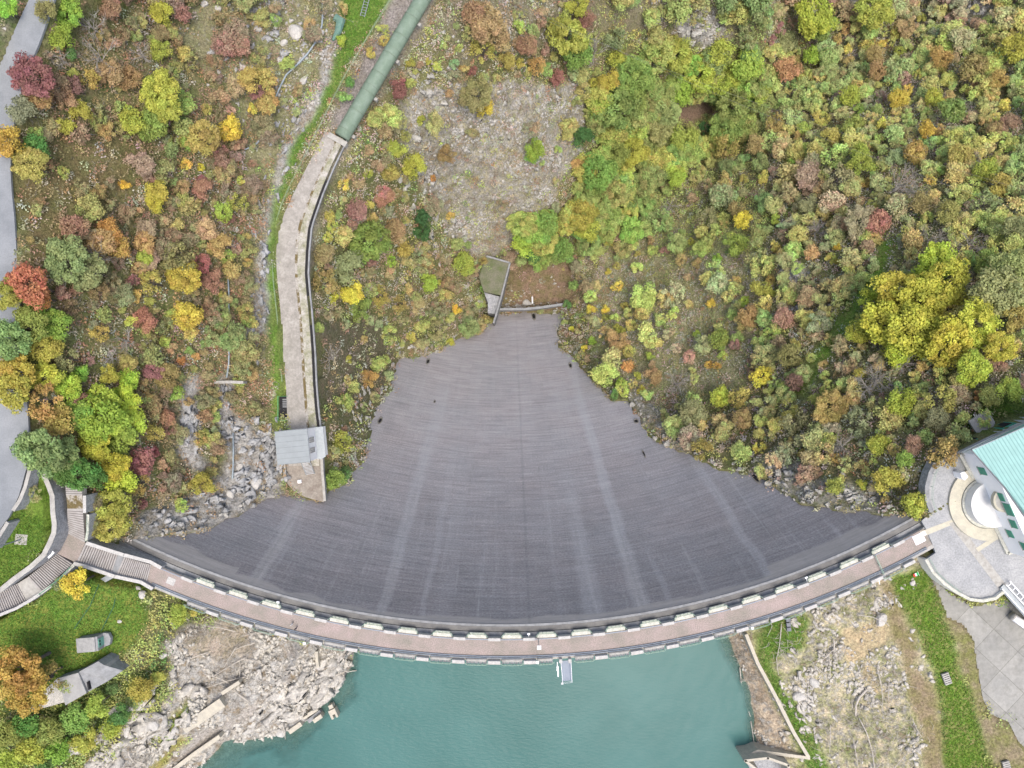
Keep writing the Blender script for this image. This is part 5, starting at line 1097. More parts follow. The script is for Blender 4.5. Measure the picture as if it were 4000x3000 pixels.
def zone_of(u, v):
    if v > 2550: return 'in the thicket at the lower left'
    if v > 2200: return 'behind the stairs near the crest' if u < 500 else 'below the left end of the crest'
    if u < 420 and v > 1500: return 'between the road and the staircases'
    if u < 260: return 'at the roadside on the left'
    if u < 1050: return 'on the left slope above the canal' if v > 750 else 'in the upper left wood'
    if 1260 <= u < 1620 and v < 420 or u < 1300 and v < 700: return 'beside the green pipe'
    if u < 1950 and v > 700: return 'between the canal and the dam foot'
    if u < 1990 and v <= 700: return 'on the rocky hill right of the pipe'
    if u < 2330 and v < 420: return 'at the top middle beside the rocky hill'
    if u < 3000 and v < 1020: return 'in the gorge wood'
    if u < 3000: return 'on the open brush right of the dam'
    if u > 3300 and 950 < v < 1520: return 'in the big clump above the villa'
    if v > 1480: return 'between the dam and the villa'
    if v < 780: return 'in the upper right wood'
    return 'on the right slope by the grass path'
made = []
order = sorted([i for i, e in enumerate(ents) if e[2] >= 24 and e[3] != 'W'], key=lambda i: -ents[i][2])[:292]
keep = set(order) | {i for i, e in enumerate(ents) if e[2] < 24 or e[3] == 'W'}
RAW = {}
for k_, lst in CROWN.items():
    for me_ in lst:
        a_ = np.empty(len(me_.vertices) * 3, np.float32); me_.vertices.foreach_get('co', a_)
        c_ = np.empty(len(me_.vertices) * 4, np.float32); me_.attributes['var'].data.foreach_get('color', c_)
        RAW[me_.name] = (a_.reshape(-1, 3), c_.reshape(-1, 4))
SV, SC = [], []
def stuff_tree(u, v, rp, c, kd=None):
    alb = np.array(COL[c][0] if isinstance(c, str) else c)
    rm = rp / 15.0; x, y, z = onground(u, v, rm * 1.2); rm = rp * (H - z) / F
    if z < -13 and y < -40: return
    kd = kd or random.choice(['small', 'small', 'star', 'flame', 'sparse'] if rp < 34 else ['medium', 'medium', 'sparse', 'flame'])
    a_, c_ = RAW[random.choice(CROWN[kd]).name]; t = random.uniform(0, 6.28); cs, sn = math.cos(t), math.sin(t)
    q = np.stack([a_[:, 0] * cs - a_[:, 1] * sn, a_[:, 0] * sn + a_[:, 1] * cs, a_[:, 2]], 1) * rm * np.array([random.uniform(.85, 1.2), random.uniform(.85, 1.2), 1]) + np.array([x, y, z + rm * 1.2])
    sh = (c_[:, :1] - .5) * np.array([[-.5, .5, 0]]) * .5 + 1
    SV.append(q); SC.append(np.clip(alb * sh * (c_[:, 1:2] * .95 + .68) * np.array([random.uniform(.85, 1.15) for _ in range(3)]), 0, 1))
for i, (u, v, rp, c) in enumerate(ents):
    if i not in keep: stuff_tree(u, v, rp, c); continue
    hfac = 1.15 if rp < 24 else 1.7
    # iterate for the crown centre height
    rm = rp / 15.0
    x, y, z = onground(u, v, rm * hfac)
    rm = rp * (H - z - rm * hfac) / F * 1.15
    x, y, z = onground(u, v, rm * hfac)
    if z < -13.0 and y < -40: continue
    small = rp < 24
    if c == 'W':
        name, kind, words = 'bare_tree', 'tree', 'leafless grey'
        root = empty(name, (x, y, z)); w = link('branches', BARE[i % 5], None, root); w.location = (0, 0, rm * hfac)
        w.scale = (rm * 1.25,) * 3; w.rotation_euler = (0, 0, i * 1.7)
    else:
        alb, words = COL[c]
        if rp >= 58: kd = 'large'
        elif small: kd = random.choice(['small', 'small', 'star'])
        else: kd = random.choice(['medium', 'medium', 'medium', 'flame' if rp < 40 else 'medium', 'star' if rp < 36 else 'medium'])
        if c in ('S', 'YS', 'OB', 'YO', 'B') and rp > 30 and random.random() < .4: kd = 'sparse'
        name = 'shrub' if small else 'tree'; kind = 'shrub' if small else 'tree'
        root = empty(name, (x, y, z))
        cr = link('crown', random.choice(CROWN[kd]), None, root); cr.location = (0, 0, rm * hfac); e1, e2 = random.uniform(.88, 1.15), random.uniform(.88, 1.15)
        cr.scale = (rm * 1.08 * e1, rm * 1.08 * e2, rm * random.uniform(.9, 1.15)); cr.rotation_euler = (0, 0, random.uniform(0, 6.28))
        j = [random.uniform(.86, 1.14) for _ in range(3)]
        cr.color = (min(1, alb[0] * j[0]), min(1, alb[1] * j[1]), min(1, alb[2] * j[2]), 1)
        if not small or True:
            tk = link('trunk', TRUNK[i % 4], None, root); tk.location = (0, 0, rm * hfac); tk.scale = (rm, rm, rm * hfac / 1.75 if hfac > 1.3 else rm * .7); tk.rotation_euler = (0, 0, i)
    made.append((root, kind, words, c, rp, u, v))
from collections import Counter
def sizew(r): return 'tiny' if r < 16 else 'small' if r < 26 else 'medium-sized' if r < 45 else 'large' if r < 70 else 'very large'
keyc = Counter((sizew(r), w, k, zone_of(u, v)) for _, k, w, c, r, u, v in made)
seen = {}
for root, k, w, c, r, u, v in made:
    key = (sizew(r), w, k, zone_of(u, v))
    lab = f"{key[0]} {w} {k} {key[3]}"
    if keyc[key] > 1: lab = f"{w} {k} {key[3]}, {u/40:.0f} percent across, {v/30:.0f} down"
    if lab in seen: lab = f"{w} {k} {key[3]}, {u/40:.1f} percent across, {v/30:.1f} down"
    seen[lab] = 1
    k = 'bare tree' if w.startswith('leafless') else k
    grp = {'tree': 'autumn trees on the slopes round the dam', 'shrub': 'small autumn shrubs on the slopes', 'bare tree': 'leafless trees on the slopes'}[k]
    tag(root, lab, k, grp)

# undergrowth: dense low brush nobody could count
#FILL
ZV = veg[ix0:-ix0, ix0:-ix0]; ZZ = Z[ix0:-ix0, ix0:-ix0]; XX = GX[ix0:-ix0, ix0:-ix0]; YY = GY[ix0:-ix0, ix0:-ix0]
uu, vv = px(XX, YY, ZZ)
vis = (uu > -120) & (uu < 4120) & (vv > -120) & (vv < 3120)
pw = (ZV * vis * (ZV > .02)).ravel(); pw = pw / pw.sum()
NB = 24000
pick = rng.choice(pw.size, NB, p=pw)
bx_ = XX.ravel()[pick] + rng.uniform(-.25, .25, NB); by_ = YY.ravel()[pick] + rng.uniform(-.25, .25, NB)
bz_ = tz(bx_, by_); br_ = rng.uniform(.6, 1.75, NB) * (1 + .3 * (rng.random(NB) > .85))
bu, bv = px(bx_, by_, bz_)
pal = 1.6 * np.array([(.18, .19, .075), (.185, .15, .085), (.21, .14, .08), (.25, .23, .175), (.235, .26, .085), (.10, .155, .05), (.28, .25, .09), (.27, .19, .12)])
PW = {'left': (.20, .30, .14, .14, .08, .06, .06, .02), 'mid': (.26, .16, .05, .2, .13, .12, .05, .03), 'right': (.34, .10, .02, .24, .20, .04, .03, .06), 'gorge': (.28, .08, .02, .05, .32, .22, .03, .0), 'south': (.2, .03, .02, .02, .42, .28, .03, 0)}
reg = np.where(bv > 2200, 4, np.where(bu < 1050, 0, np.where((bu > 2250) & (bu < 3000) & (bv < 1000), 3, np.where(bu < 2300, 1, 2))))
cn = fbm(bx_ * .12, by_ * .12, 2, 3); cn = np.clip((cn - .3) / .4, 0, .999)
ci = np.zeros(NB, int)
for r_i, kx in enumerate(('left', 'mid', 'right', 'gorge', 'south')):
    cum = np.cumsum(PW[kx]); cum = cum / cum[-1]; m = reg == r_i
    ci[m] = np.searchsorted(cum, np.clip(.38 * rng.random(m.sum()) + .62 * fbm(bx_[m] * .16, by_[m] * .16, 4, 2), 0, .999))
per = 30
d = rng.normal(0, 1, (NB, per, 3)); d[:, :, 2] = np.abs(d[:, :, 2]); d /= np.linalg.norm(d, axis=2, keepdims=True)
cc = np.stack([bx_, by_, bz_], 1)[:, None, :] + d * (br_[:, None, None] * rng.uniform(.6, 1.1, (NB, per, 1))) * np.array([1, 1, .62])
v, f = leaves(cc.reshape(-1, 3), (d + np.array([0, 0, .6])).reshape(-1, 3), .19, .5, rng)
me = np_mesh('undergrowth', v, f)
colr = pal[ci][:, None, :] * rng.uniform(.82, 1.15, (NB, 1, 3)) * rng.uniform(.7, 1.3, (NB, per, 1))
colr = np.repeat(colr.reshape(-1, 3), 4, 0); point_attr(me, 'col', np.concatenate([np.clip(colr, 0, 1), np.ones((len(colr), 1))], 1), 'FLOAT_COLOR')
m, nt, b, out = new_mat('brush_leaves'); ac = N(nt, 'ShaderNodeAttribute', attribute_name='col').outputs['Color']; L(nt, ac, b.inputs['Base Color']); b.inputs['Roughness'].default_value = .85
o = link('undergrowth', me, m); tag(o, 'low brown and olive brush covering the wooded slopes', 'undergrowth', kind='stuff')
# filler crowns between the named trees, one mass
FP = {'left': ['G', 'YG', 'S', 'YO', 'YG', 'Y', 'OB', 'YO', 'OB', 'O', 'B', 'RB', 'P'], 'mid': ['YG', 'OB', 'S', 'YO', 'RB', 'G', 'YS', 'B'], 'right': ['G', 'YG', 'YG', 'Y', 'YG', 'YG', 'YS', 'YG', 'S', 'YO', 'YG', 'T', 'OB', 'YS', 'RB'], 'gorge': ['G', 'YG', 'YG', 'G', 'GG', 'S'], 'south': ['YG', 'G', 'GG', 'L']}
occ = np.array([(e[0], e[1], e[2]) for e in ents])
cand = rng.choice(pw.size, 9000, p=pw); cu, cv = uu.ravel()[cand], vv.ravel()[cand]; added = []
LIM = {'left': 440, 'mid': 190, 'right': 820, 'gorge': 120, 'south': 40}; cntr = Counter()
SHELF = [(1340, -60), (1180, 420), (1060, 600), (1005, 850), (990, 1300), (1000, 1600), (880, 1640), (840, 1850), (500, 2000), (500, 2140), (1300, 2000), (1280, 1300), (1240, 1000), (1340, 640), (1600, 220), (1780, -60)]
MEAD = [(220, 540), (600, 560), (540, 760), (330, 820), (260, 950), (110, 1080), (80, 900), (90, 700)]
for a_, b_ in zip(cu, cv):
    if a_ < np.interp(b_, [-60, 90, 240, 452, 750, 1070, 1450, 1720, 1860, 2067], [232, 181, 122, 59, 45, 68, 95, 114, 94, 0]) + 50: continue
    if inpoly(np.array(a_), np.array(b_), SHELF) or (inpoly(np.array(a_), np.array(b_), MEAD) and random.random() < .8): continue
    if inpoly(np.array(a_), np.array(b_), [(1600, 330), (2050, 290), (2330, 400), (2250, 660), (2080, 900), (1850, 980), (1660, 700)]) and random.random() < .7: continue
    if 690 < a_ < 1000 and 0 < b_ < 520 and random.random() < .65: continue
    if len(added) > 1600: break
    kx = 'south' if b_ > 2200 else 'left' if a_ < 1050 else 'gorge' if (2250 < a_ < 3000 and b_ < 1000) else 'mid' if a_ < 2300 else 'right'
    if 2300 < a_ < 2950 and 1000 < b_ < 1650 and random.random() < .84: continue
    if cntr[kx] >= LIM[kx]: continue
    r_ = random.choice([18, 23, 28, 34, 40, 48]) * 1.15 * (1.25 if kx == 'gorge' else 1) * (.8 if kx == 'mid' else 1)
    dd2 = np.hypot(occ[:, 0] - a_, occ[:, 1] - b_) - occ[:, 2] * .8
    if dd2.min() < r_ * (.45 if kx != 'gorge' else .8): continue
    if added and np.hypot(*(np.array(added)[:, :2] - (a_, b_)).T).min() < r_ * .66: continue
    x, y, z = onground(a_, b_)
    rr0 = math.hypot(x - CX, y - CY)
    if abs(math.atan2(x - CX, CY - y)) < .56 and rr0 < 171 and z < float(face_z(np.array(x), np.array(y))) + 1 and rr0 > 97: continue
    cntr[kx] += 1; added.append((a_, b_, r_)); fi = float(fbm(np.array(a_ * .0045), np.array(b_ * .0045), 3, 2)); fi = int(np.clip((fi - .25) / .5 + rng.normal(0, .13), 0, .999) * len(FP[kx])); c0 = np.array(COL[FP[kx][fi]][0]); stuff_tree(a_, b_, r_, tuple((c0 * .58 + np.array((.20, .21, .085)) * .5) * (.95 if kx == 'left' else 1.38 if kx == 'right' else 1.08)))
BELT = [(2320, 330), (2560, 190), (2680, 210), (2950, 210), (3000, 330), (2960, 520), (2720, 600), (2560, 760), (2470, 900), (2300, 1000), (2060, 1010), (2030, 880), (2230, 790), (2290, 640), (2300, 480)]
nb_ = 0; bl = []
while nb_ < 75:
    a_, b_ = random.uniform(2020, 3010), random.uniform(180, 1020)
    if not inpoly(np.array(a_), np.array(b_), BELT) or (2600 < a_ < 2790 and 390 < b_ < 540): continue
    if bl and min(math.hypot(a_ - q_[0], b_ - q_[1]) for q_ in bl) < 42: continue
    bl.append((a_, b_)); nb_ += 1; c0 = np.array(COL[random.choice(['G', 'G', 'YG', 'G', 'YG', 'L'])][0]); stuff_tree(a_, b_, random.uniform(46, 68), tuple(c0 * .82 + np.array((.18, .24, .06)) * .22), 'large')
SVc = np.concatenate(SV); SCc = np.concatenate(SC); SCc = (SCc * .84 + SCc.mean(1, keepdims=True) * .16) * .93
me = np_mesh('dense_woodland', SVc, np.arange(len(SVc)).reshape(-1, 4)); point_attr(me, 'col', np.concatenate([SCc, np.ones((len(SCc), 1))], 1), 'FLOAT_COLOR')
o = link('dense_woodland', me, m); tag(o, 'mass of small mixed autumn trees filling the slopes between the larger ones', 'woodland', kind='stuff')
# twiggy brush
NT = 9000; pick = rng.choice(pw.size, NT, p=pw); tx = XX.ravel()[pick]; ty = YY.ravel()[pick]; tzv = tz(tx, ty)
vs = []; fs = []
base_ = np.stack([tx, ty, tzv], 1); k5 = 7
base_ = np.repeat(base_, k5, 0) + rng.normal(0, .35, (NT * k5, 3)) * np.array([1, 1, .1])
dr = rng.normal(0, 1, (NT * k5, 3)); dr[:, 2] = np.abs(dr[:, 2]) * .9 + .35; dr /= np.linalg.norm(dr, axis=1, keepdims=True); ln = rng.uniform(.7, 2.1, (NT * k5, 1))
sdv = np.cross(dr, rng.normal(0, 1, (NT * k5, 3))); sdv /= np.linalg.norm(sdv, axis=1, keepdims=True); sdv *= .035
v = np.stack([base_ - sdv, base_ + sdv, base_ + dr * ln], 1).reshape(-1, 3); f = np.arange(len(v)).reshape(-1, 3)
me = np_mesh('dry_twigs', v, f); o = link('dry_twigs', me, M_twig); tag(o, 'thin dry grey twigs sticking out of the brush on the slopes', 'twigs', kind='stuff')
# grass tufts
gm = {n: None for n in ()}
grs = np.zeros(GX.shape, bool); gsel = (colA[..., 1] > colA[..., 0] * 1.25) & (colA[..., 1] > .10) & (rock < .2)
gs = (gsel & ~inarc)[ix0:-ix0, ix0:-ix0] & vis & (YY < 200)
pg = gs.ravel().astype(float); pg /= pg.sum(); NG = 26000; pick = rng.choice(pg.size, NG, p=pg)
gx_ = XX.ravel()[pick] + rng.uniform(-.3, .3, NG); gy_ = YY.ravel()[pick] + rng.uniform(-.3, .3, NG); gz_ = tz(gx_, gy_)
ca = colA[ix0:-ix0, ix0:-ix0].reshape(-1, 3)[pick]
cgr = np.repeat(np.stack([gx_, gy_, gz_ + .08], 1), 3, 0) + rng.normal(0, .12, (NG * 3, 3)) * np.array([1, 1, .3])
v, f = leaves(cgr, np.tile([0, 0, 1.], (NG * 3, 1)), .13, .8, rng); me = np_mesh('grass', v, f)
cg = np.repeat(np.repeat(ca, 3, 0) * rng.uniform(.7, 1.5, (NG * 3, 1)) * rng.uniform(.85, 1.15, (NG * 3, 3)), 4, 0)
point_attr(me, 'col', np.concatenate([np.clip(cg, 0, 1), np.ones((len(cg), 1))], 1), 'FLOAT_COLOR'); o = link('grass', me, m); tag(o, 'short green grass on the banks and lawns', 'grass', kind='stuff')

# ------------------------------------------------------------------ loose rocks
def rock_mesh(seed, sub=2):
    import bmesh
    bm = bmesh.new(); bmesh.ops.create_icosphere(bm, subdivisions=sub, radius=1); r = np.random.default_rng(seed)
    pl = r.normal(0, 1, (9, 3)); pl /= np.linalg.norm(pl, axis=1, keepdims=True); dd_ = r.uniform(.55, .95, 9)
    for v_ in bm.verts:
        p = np.array(v_.co)
        for n_, q in zip(pl, dd_):
            s_ = p @ n_
            if s_ > q: p = p - n_ * (s_ - q)
        v_.co = p * np.array([1, .8, .6])
    me = bpy.data.meshes.new('boulder'); bm.to_mesh(me); bm.free(); me.materials.append(M_rock); return me
RM = [rock_mesh(i) for i in range(6)]
def boulder(u, v, rp, label, mat=None, sz=1, rot=None):
    x, y, z = onground(u, v); rm = rp * (H - z) / F
    o = link('boulder', RM[int(u + v) % 6]); o.location = (x, y, z + rm * .1); o.scale = (rm, rm, rm * sz); o.rotation_euler = (random.uniform(-.3, .3), random.uniform(-.3, .3), rot if rot is not None else random.uniform(0, 6)); tag(o, label, 'boulder', 'pale boulders'); return o
for (u, v, r_, lab) in [(1160, 130, 40, 'big flat topped pale boulder in the rocky upper left slope'), (1070, 75, 26, 'grey squarish boulder left of the big flat one near the top'), (1010, 115, 20, 'white boulder at the left of the upper left rock group'), (1110, 170, 18, 'white boulder just below the big flat topped one'), (800, 20, 18, 'long white rock at the top edge of the left slope'), (855, 40, 17, 'twin white rock right of the long top edge rock'),
    (950, 265, 14, 'pale grey rock lying by the yellow tree on the upper left slope'), (855, 280, 12, 'small white rock in the grass of the upper left slope'), (812, 332, 8, 'tiny bright white rock on the upper left slope'), (1190, 315, 22, 'wide pale rock beside the hillside cable'), (1255, 130, 16, 'white rock by the green net at the top'), (1095, 240, 16, 'jagged pale rock left of the hillside cable'),
    (1000, 1890, 30, 'pale rock below the gatehouse at the dam edge'), (940, 1830, 22, 'light rock outcrop left of the gatehouse'), (900, 1930, 20, 'light rock above the left dam abutment'), (1310, 1815, 16, 'white rock pair in the brush right of the gatehouse'), (1305, 1770, 12, 'small white rock right of the gatehouse roof'),
    (1880, 1175, 30, 'pale rock left of the dam foot wall'), (2060, 1185, 20, 'cream boulder at the dam foot'), (1310, 2700, 20, 'round cream boulder on the left shore beside the water'), (1100, 2860, 24, 'cream boulder at the waterline of the left shore'), (680, 2850, 17, 'white boulder in the green patch on the left shore'), (500, 2850, 32, 'big creamy rock in the lower left cliff'), (600, 2830, 26, 'grey rock beside the lower left cliff'), (560, 2320, 20, 'dark grey rock under the stair wall by the lawn'), (540, 2300, 14, 'small dark grey rock under the stair wall'),
    (640, 2560, 18, 'pale rock in the gully right of the hut'), (470, 2425, 10, 'little white rock on the lawn by the hut'), (3440, 2420, 30, 'flat grey slab rock in the middle of the right shore'), (3120, 2720, 30, 'bright cream rock on the lower right shore'), (3180, 2660, 26, 'cream rock above the curved driftwood'), (3560, 2275, 14, 'white rock in the green patch below the terrace')]:
    boulder(u, v, r_, lab)
# countless small stones as stuff
def stones(name, label, sel, n, smin, smax, colr_):
    p_ = (sel * np.clip(fbm(XX * .22, YY * .22, 3, 3) - .42, 0, 1) ** 1.5).ravel().astype(float); p_ /= p_.sum(); pk = rng.choice(p_.size, n, p=p_)
    sx = XX.ravel()[pk] + rng.uniform(-.25, .25, n); sy = YY.ravel()[pk] + rng.uniform(-.25, .25, n); sz = tz(sx, sy)
    oc = np.array([(1, 0, 0), (0, 1, 0), (-1, 0, 0), (0, -1, 0), (0, 0, .8), (0, 0, -.8), (.7, .7, .5), (-.7, .6, .45)]); fc_ = np.array([(0, 6, 4), (6, 1, 4), (1, 7, 4), (7, 2, 4), (2, 3, 4), (3, 0, 4), (0, 1, 6), (1, 2, 7), (1, 0, 5), (2, 1, 5), (3, 2, 5), (0, 3, 5)])
    s_ = (smin + (smax - smin) * rng.random(n) ** 2.5)[:, None, None] * rng.uniform(.7, 1.3, (n, 8, 1)); a_ = rng.uniform(0, 6.28, n); cs_, sn_ = np.cos(a_)[:, None], np.sin(a_)[:, None]
    q = np.repeat(oc[None], n, 0) * s_; q = np.stack([q[..., 0] * cs_ - q[..., 1] * sn_ * .7, q[..., 0] * sn_ + q[..., 1] * cs_ * .7, q[..., 2] * .7], -1) + np.stack([sx, sy, sz], 1)[:, None]
    f_ = (fc_[None] + (np.arange(n) * 8)[:, None, None]).reshape(-1, 3)
    o = link(name, np_mesh(name, q.reshape(-1, 3), f_), colr_); tag(o, label, 'stones', kind='stuff')
rk_ = rock[ix0:-ix0, ix0:-ix0]; nf = ~inarc[ix0:-ix0, ix0:-ix0] & vis & ~platmask[ix0:-ix0, ix0:-ix0]
stones('scree', 'loose pale scree scattered over the rocky slopes', nf * (YY > -40) * np.clip(rk_ - .12, 0, 1), 4500, .10, .7, M_rock)
stones('shore_rubble', 'pale rubble scattered over both lake shores', nf * (YY < -40) * (ZZ > -12.3) * np.clip(rk_ - .2, 0, 1), 4500, .08, .8, simple('shore_limestone', (.56, .53, .45), (.42, .40, .35), .9, .95, .8, .15, fine=4, fineamt=.4))

def bedrock(name, spots, mat):
    vs, fs = [], []; o_ = 0
    for (u0, v0, su_, sv2, n, a0, b0, ang) in spots:
        for _ in range(n):
            u, v = rng.normal(u0, su_), rng.normal(v0, sv2); x, y, z = onground(u, v)
            if (z < -11.9 and y < -40) or (1170 < u < 1330 and v > 2745) or (1120 < u < 1180 and v > 2825): continue
            rr_ = math.hypot(x - CX, y - CY)
            if abs(math.atan2(x - CX, CY - y)) < .55 and rr_ < 171.5 and rr_ > 97 and z < float(face_z(np.array(x), np.array(y))) + (.25 if rr_ < RF else 1.5): continue
            a_, b_ = rng.uniform(a0, b0), rng.uniform(.4, .8); t = R(ang) + rng.normal(0, .25); me_ = RM[int(rng.integers(0, 6))]
            q = np.empty(len(me_.vertices) * 3, np.float32); me_.vertices.foreach_get('co', q); q = q.reshape(-1, 3).astype(float)
            q = q * np.array([a_, a_ * b_, a_ * rng.uniform(.3, .6)]); q += .14 * a_ * rng.normal(0, 1, q.shape)
            tl = rng.normal(0, .25); q = np.stack([q[:, 0], q[:, 1] * math.cos(tl) - q[:, 2] * math.sin(tl), q[:, 1] * math.sin(tl) + q[:, 2] * math.cos(tl)], 1)
            q = np.stack([q[:, 0] * math.cos(t) - q[:, 1] * math.sin(t) + x, q[:, 0] * math.sin(t) + q[:, 1] * math.cos(t) + y, q[:, 2] + z - a_ * .12], 1)
            f_ = np.array([p.vertices[:] for p in me_.polygons]); vs.append(q); fs.append(f_ + o_); o_ += len(q)
    o = link(name, np_mesh(name, np.concatenate(vs), np.concatenate(fs)), mat); tag(o, kind='structure')
M_ledge = simple('pale_bedrock', (.54, .515, .45), (.35, .335, .30), .5, .95, .9, .2, fine=2.4, fineamt=.5)
EDGE = [(q[0] - 10, q[1] - 12, 8, 8, 3, .35, 1.1, 60) for q in CONTACT_L[2:-3] if not 1105 < q[0] < 1270] + [(q[0] + 10, q[1] - 12, 8, 8, 3, .35, 1.1, 130) for q in CONTACT_R[3:-1]]
M_cliff = simple('grey_bedrock', (.40, .405, .40), (.25, .255, .25), .5, .95, .9, .2, fine=2.4, fineamt=.5)
bedrock('bedrock_shore', [(1250, 2690, 60, 55, 30, 1.4, 4.2, 40), (1120, 2790, 60, 35, 26, 1.4, 4.0, 35), (1330, 2600, 30, 40, 16, 1.2, 3.2, 30), (960, 2850, 60, 30, 22, .6, 1.8, 35), (560, 2830, 80, 60, 30, 1.4, 4.2, 38), (430, 2930, 70, 40, 20, 1.4, 3.6, 35), (1010, 2560, 25, 50, 12, .6, 1.6, 60), (1050, 2650, 60, 50, 24, .4, 1.5, 30), (690, 2560, 30, 60, 16, .5, 1.8, 70),
    (3120, 2700, 40, 60, 26, .5, 1.9, -50), (3150, 2840, 40, 60, 22, .5, 1.8, -50), (3230, 2390, 70, 40, 24, .4, 1.6, -45), (3420, 2340, 40, 50, 18, .4, 1.6, -50), (3350, 2700, 80, 120, 34, .3, 1.2, -50), (3560, 2270, 25, 25, 9, .3, .9, -40), (2900, 2600, 12, 70, 12, .3, .9, -70)], M_ledge)
bedrock('bedrock_cliffs', [(740, 1640, 22, 70, 30, .7, 2.2, 100), (880, 1600, 14, 70, 16, .6, 1.6, 100), (940, 1710, 45, 20, 16, .6, 1.7, 10), (1040, 1780, 40, 60, 34, .8, 2.2, 60), (960, 1900, 70, 40, 34, .7, 2.2, 30), (800, 1960, 80, 30, 26, .6, 1.8, 20), (640, 2040, 70, 25, 24, .5, 1.8, 20), (1020, 950, 18, 150, 30, .5, 1.6, 95), (1140, 560, 40, 90, 24, .5, 1.6, 60), (1050, 110, 90, 60, 30, .5, 2.0, 20), (980, 220, 80, 60, 14, .4, 1.3, 20), (990, 1330, 14, 80, 14, .5, 1.4, 95)], M_cliff)
bedrock('bedrock_hill', EDGE + [(1700, 330, 60, 50, 22, .5, 1.8, 150), (2180, 420, 60, 60, 34, .4, 1.6, 130), (2260, 520, 40, 70, 26, .4, 1.6, 120), (1950, 620, 120, 130, 60, .3, 1.4, 120), (1640, 780, 30, 90, 26, .6, 2.0, 110), (1740, 900, 40, 60, 18, .6, 2.0, 110), (1860, 1190, 25, 40, 8, .6, 1.6, 90), (1990, 1190, 30, 10, 26, .3, .9, 0), (2100, 1195, 50, 10, 26, .3, .8, 0), (2190, 1205, 20, 14, 14, .4, 1.1, 0), (2030, 1160, 30, 20, 20, .2, .7, 0), (2740, 120, 50, 30, 22, .7, 2.0, 20), (2540, 150, 20, 10, 8, .6, 1.6, 20), (3820, 30, 40, 40, 20, .6, 1.9, 80), (3110, 1080, 30, 18, 14, .5, 1.6, 30), (3150, 1180, 60, 25, 12, .3, .9, 30), (2590, 1680, 35, 50, 30, .4, 1.4, 110), (2500, 1570, 30, 25, 14, .4, 1.2, 120),
    (3040, 1840, 50, 30, 34, .4, 1.5, 140), (3230, 1930, 90, 22, 34, .4, 1.5, 160), (3400, 1950, 40, 18, 22, .5, 1.6, 160), (1430, 1580, 25, 80, 26, .4, 1.3, 100), (1620, 1360, 60, 14, 14, .5, 1.4, 10), (1380, 1730, 30, 60, 12, .4, 1.0, 100)], simple('weathered_bedrock', (.46, .45, .41), (.29, .285, .25), .5, .95, .9, .2, fine=2.4, fineamt=.5))

# ------------------------------------------------------------------ driftwood
def log(pts, r0, r1, label, grp='driftwood on the shores', name='driftwood_log'):
    w = [onground(u, v) for u, v in pts]; w = [np.array((a, b_, c_ + .75)) for a, b_, c_ in w]; base = w[0].copy()
    n = len(w); pp = [w[i] + (w[i + 1] - w[i]) * f for i in range(n - 1) for f in (0, .33, .66)] + [w[-1]]
    rs = [r0 + (r1 - r0) * i / (len(pp) - 1) for i in range(len(pp))]
    zs = [max(p[2] for p in pp[max(0, i - 1):i + 2]) for i in range(len(pp))]
    pp = [np.array((p[0], p[1], z_)) - base for p, z_ in zip(pp, zs)]
    o = MB().tube(pp, rs, 7).build(name, M_drift, None, True); o.location = base; tag(o, label, 'driftwood', grp)
log([(3382, 2685), (3350, 2715), (3335, 2750), (3332, 2785)], .26, .18, 'thick curved pale log in the middle of the right shore')
log([(3248, 2490), (3250, 2530), (3225, 2555), (3205, 2575)], .18, .08, 'curved white branch on the upper right shore')
log([(3045, 2430), (3040, 2500), (3028, 2560)], .12, .05, 'straight pale branch below the parapet on the right shore')
log([(3028, 2560), (3030, 2600), (3035, 2630)], .10, .04, 'thin branch end touching the green patch on the right shore')
log([(3345, 2795), (3380, 2860), (3400, 2930), (3410, 3000)], .14, .08, 'long pale trunk running to the bottom edge of the right shore')
log([(3418, 2600), (3430, 2660), (3440, 2720), (3440, 2770)], .12, .05, 'slender upright branch right of the curved log')
log([(3463, 2655), (3463, 2730)], .10, .06, 'short straight branch near the brown strip')
log([(3235, 2640), (3234, 2590), (3232, 2540)], .09, .04, 'thin straight stick in the middle of the right shore')
log([(3340, 2395), (3400, 2405), (3450, 2425), (3465, 2440)], .10, .05, 'arched branch above the grey slab rock')
log([(3555, 2800), (3570, 2840), (3590, 2870)], .09, .05, 'pale green stick at the lower end of the right shore')
log([(3237, 2825), (3236, 2880), (3232, 2930)], .11, .05, 'short log standing out at the lower right shore')
log([(3320, 2870), (3340, 2960), (3345, 3000)], .09, .05, 'thin log near the bottom of the right shore')
log([(3000, 2420), (3010, 2440), (2990, 2480)], .08, .04, 'bent twig beside the parapet on the right shore')
log([(3475, 3000), (3520, 2950), (3560, 2910)], .09, .04, 'thin branch slanting up from the bottom edge')
log([(2884, 2600), (2888, 2640), (2890, 2680), (2905, 2740), (2925, 2790)], .14, .07, 'brown log floating along the right waterline')
log([(2928, 2810), (2938, 2880), (2945, 2935)], .12, .05, 'dark log at the lower right waterline')
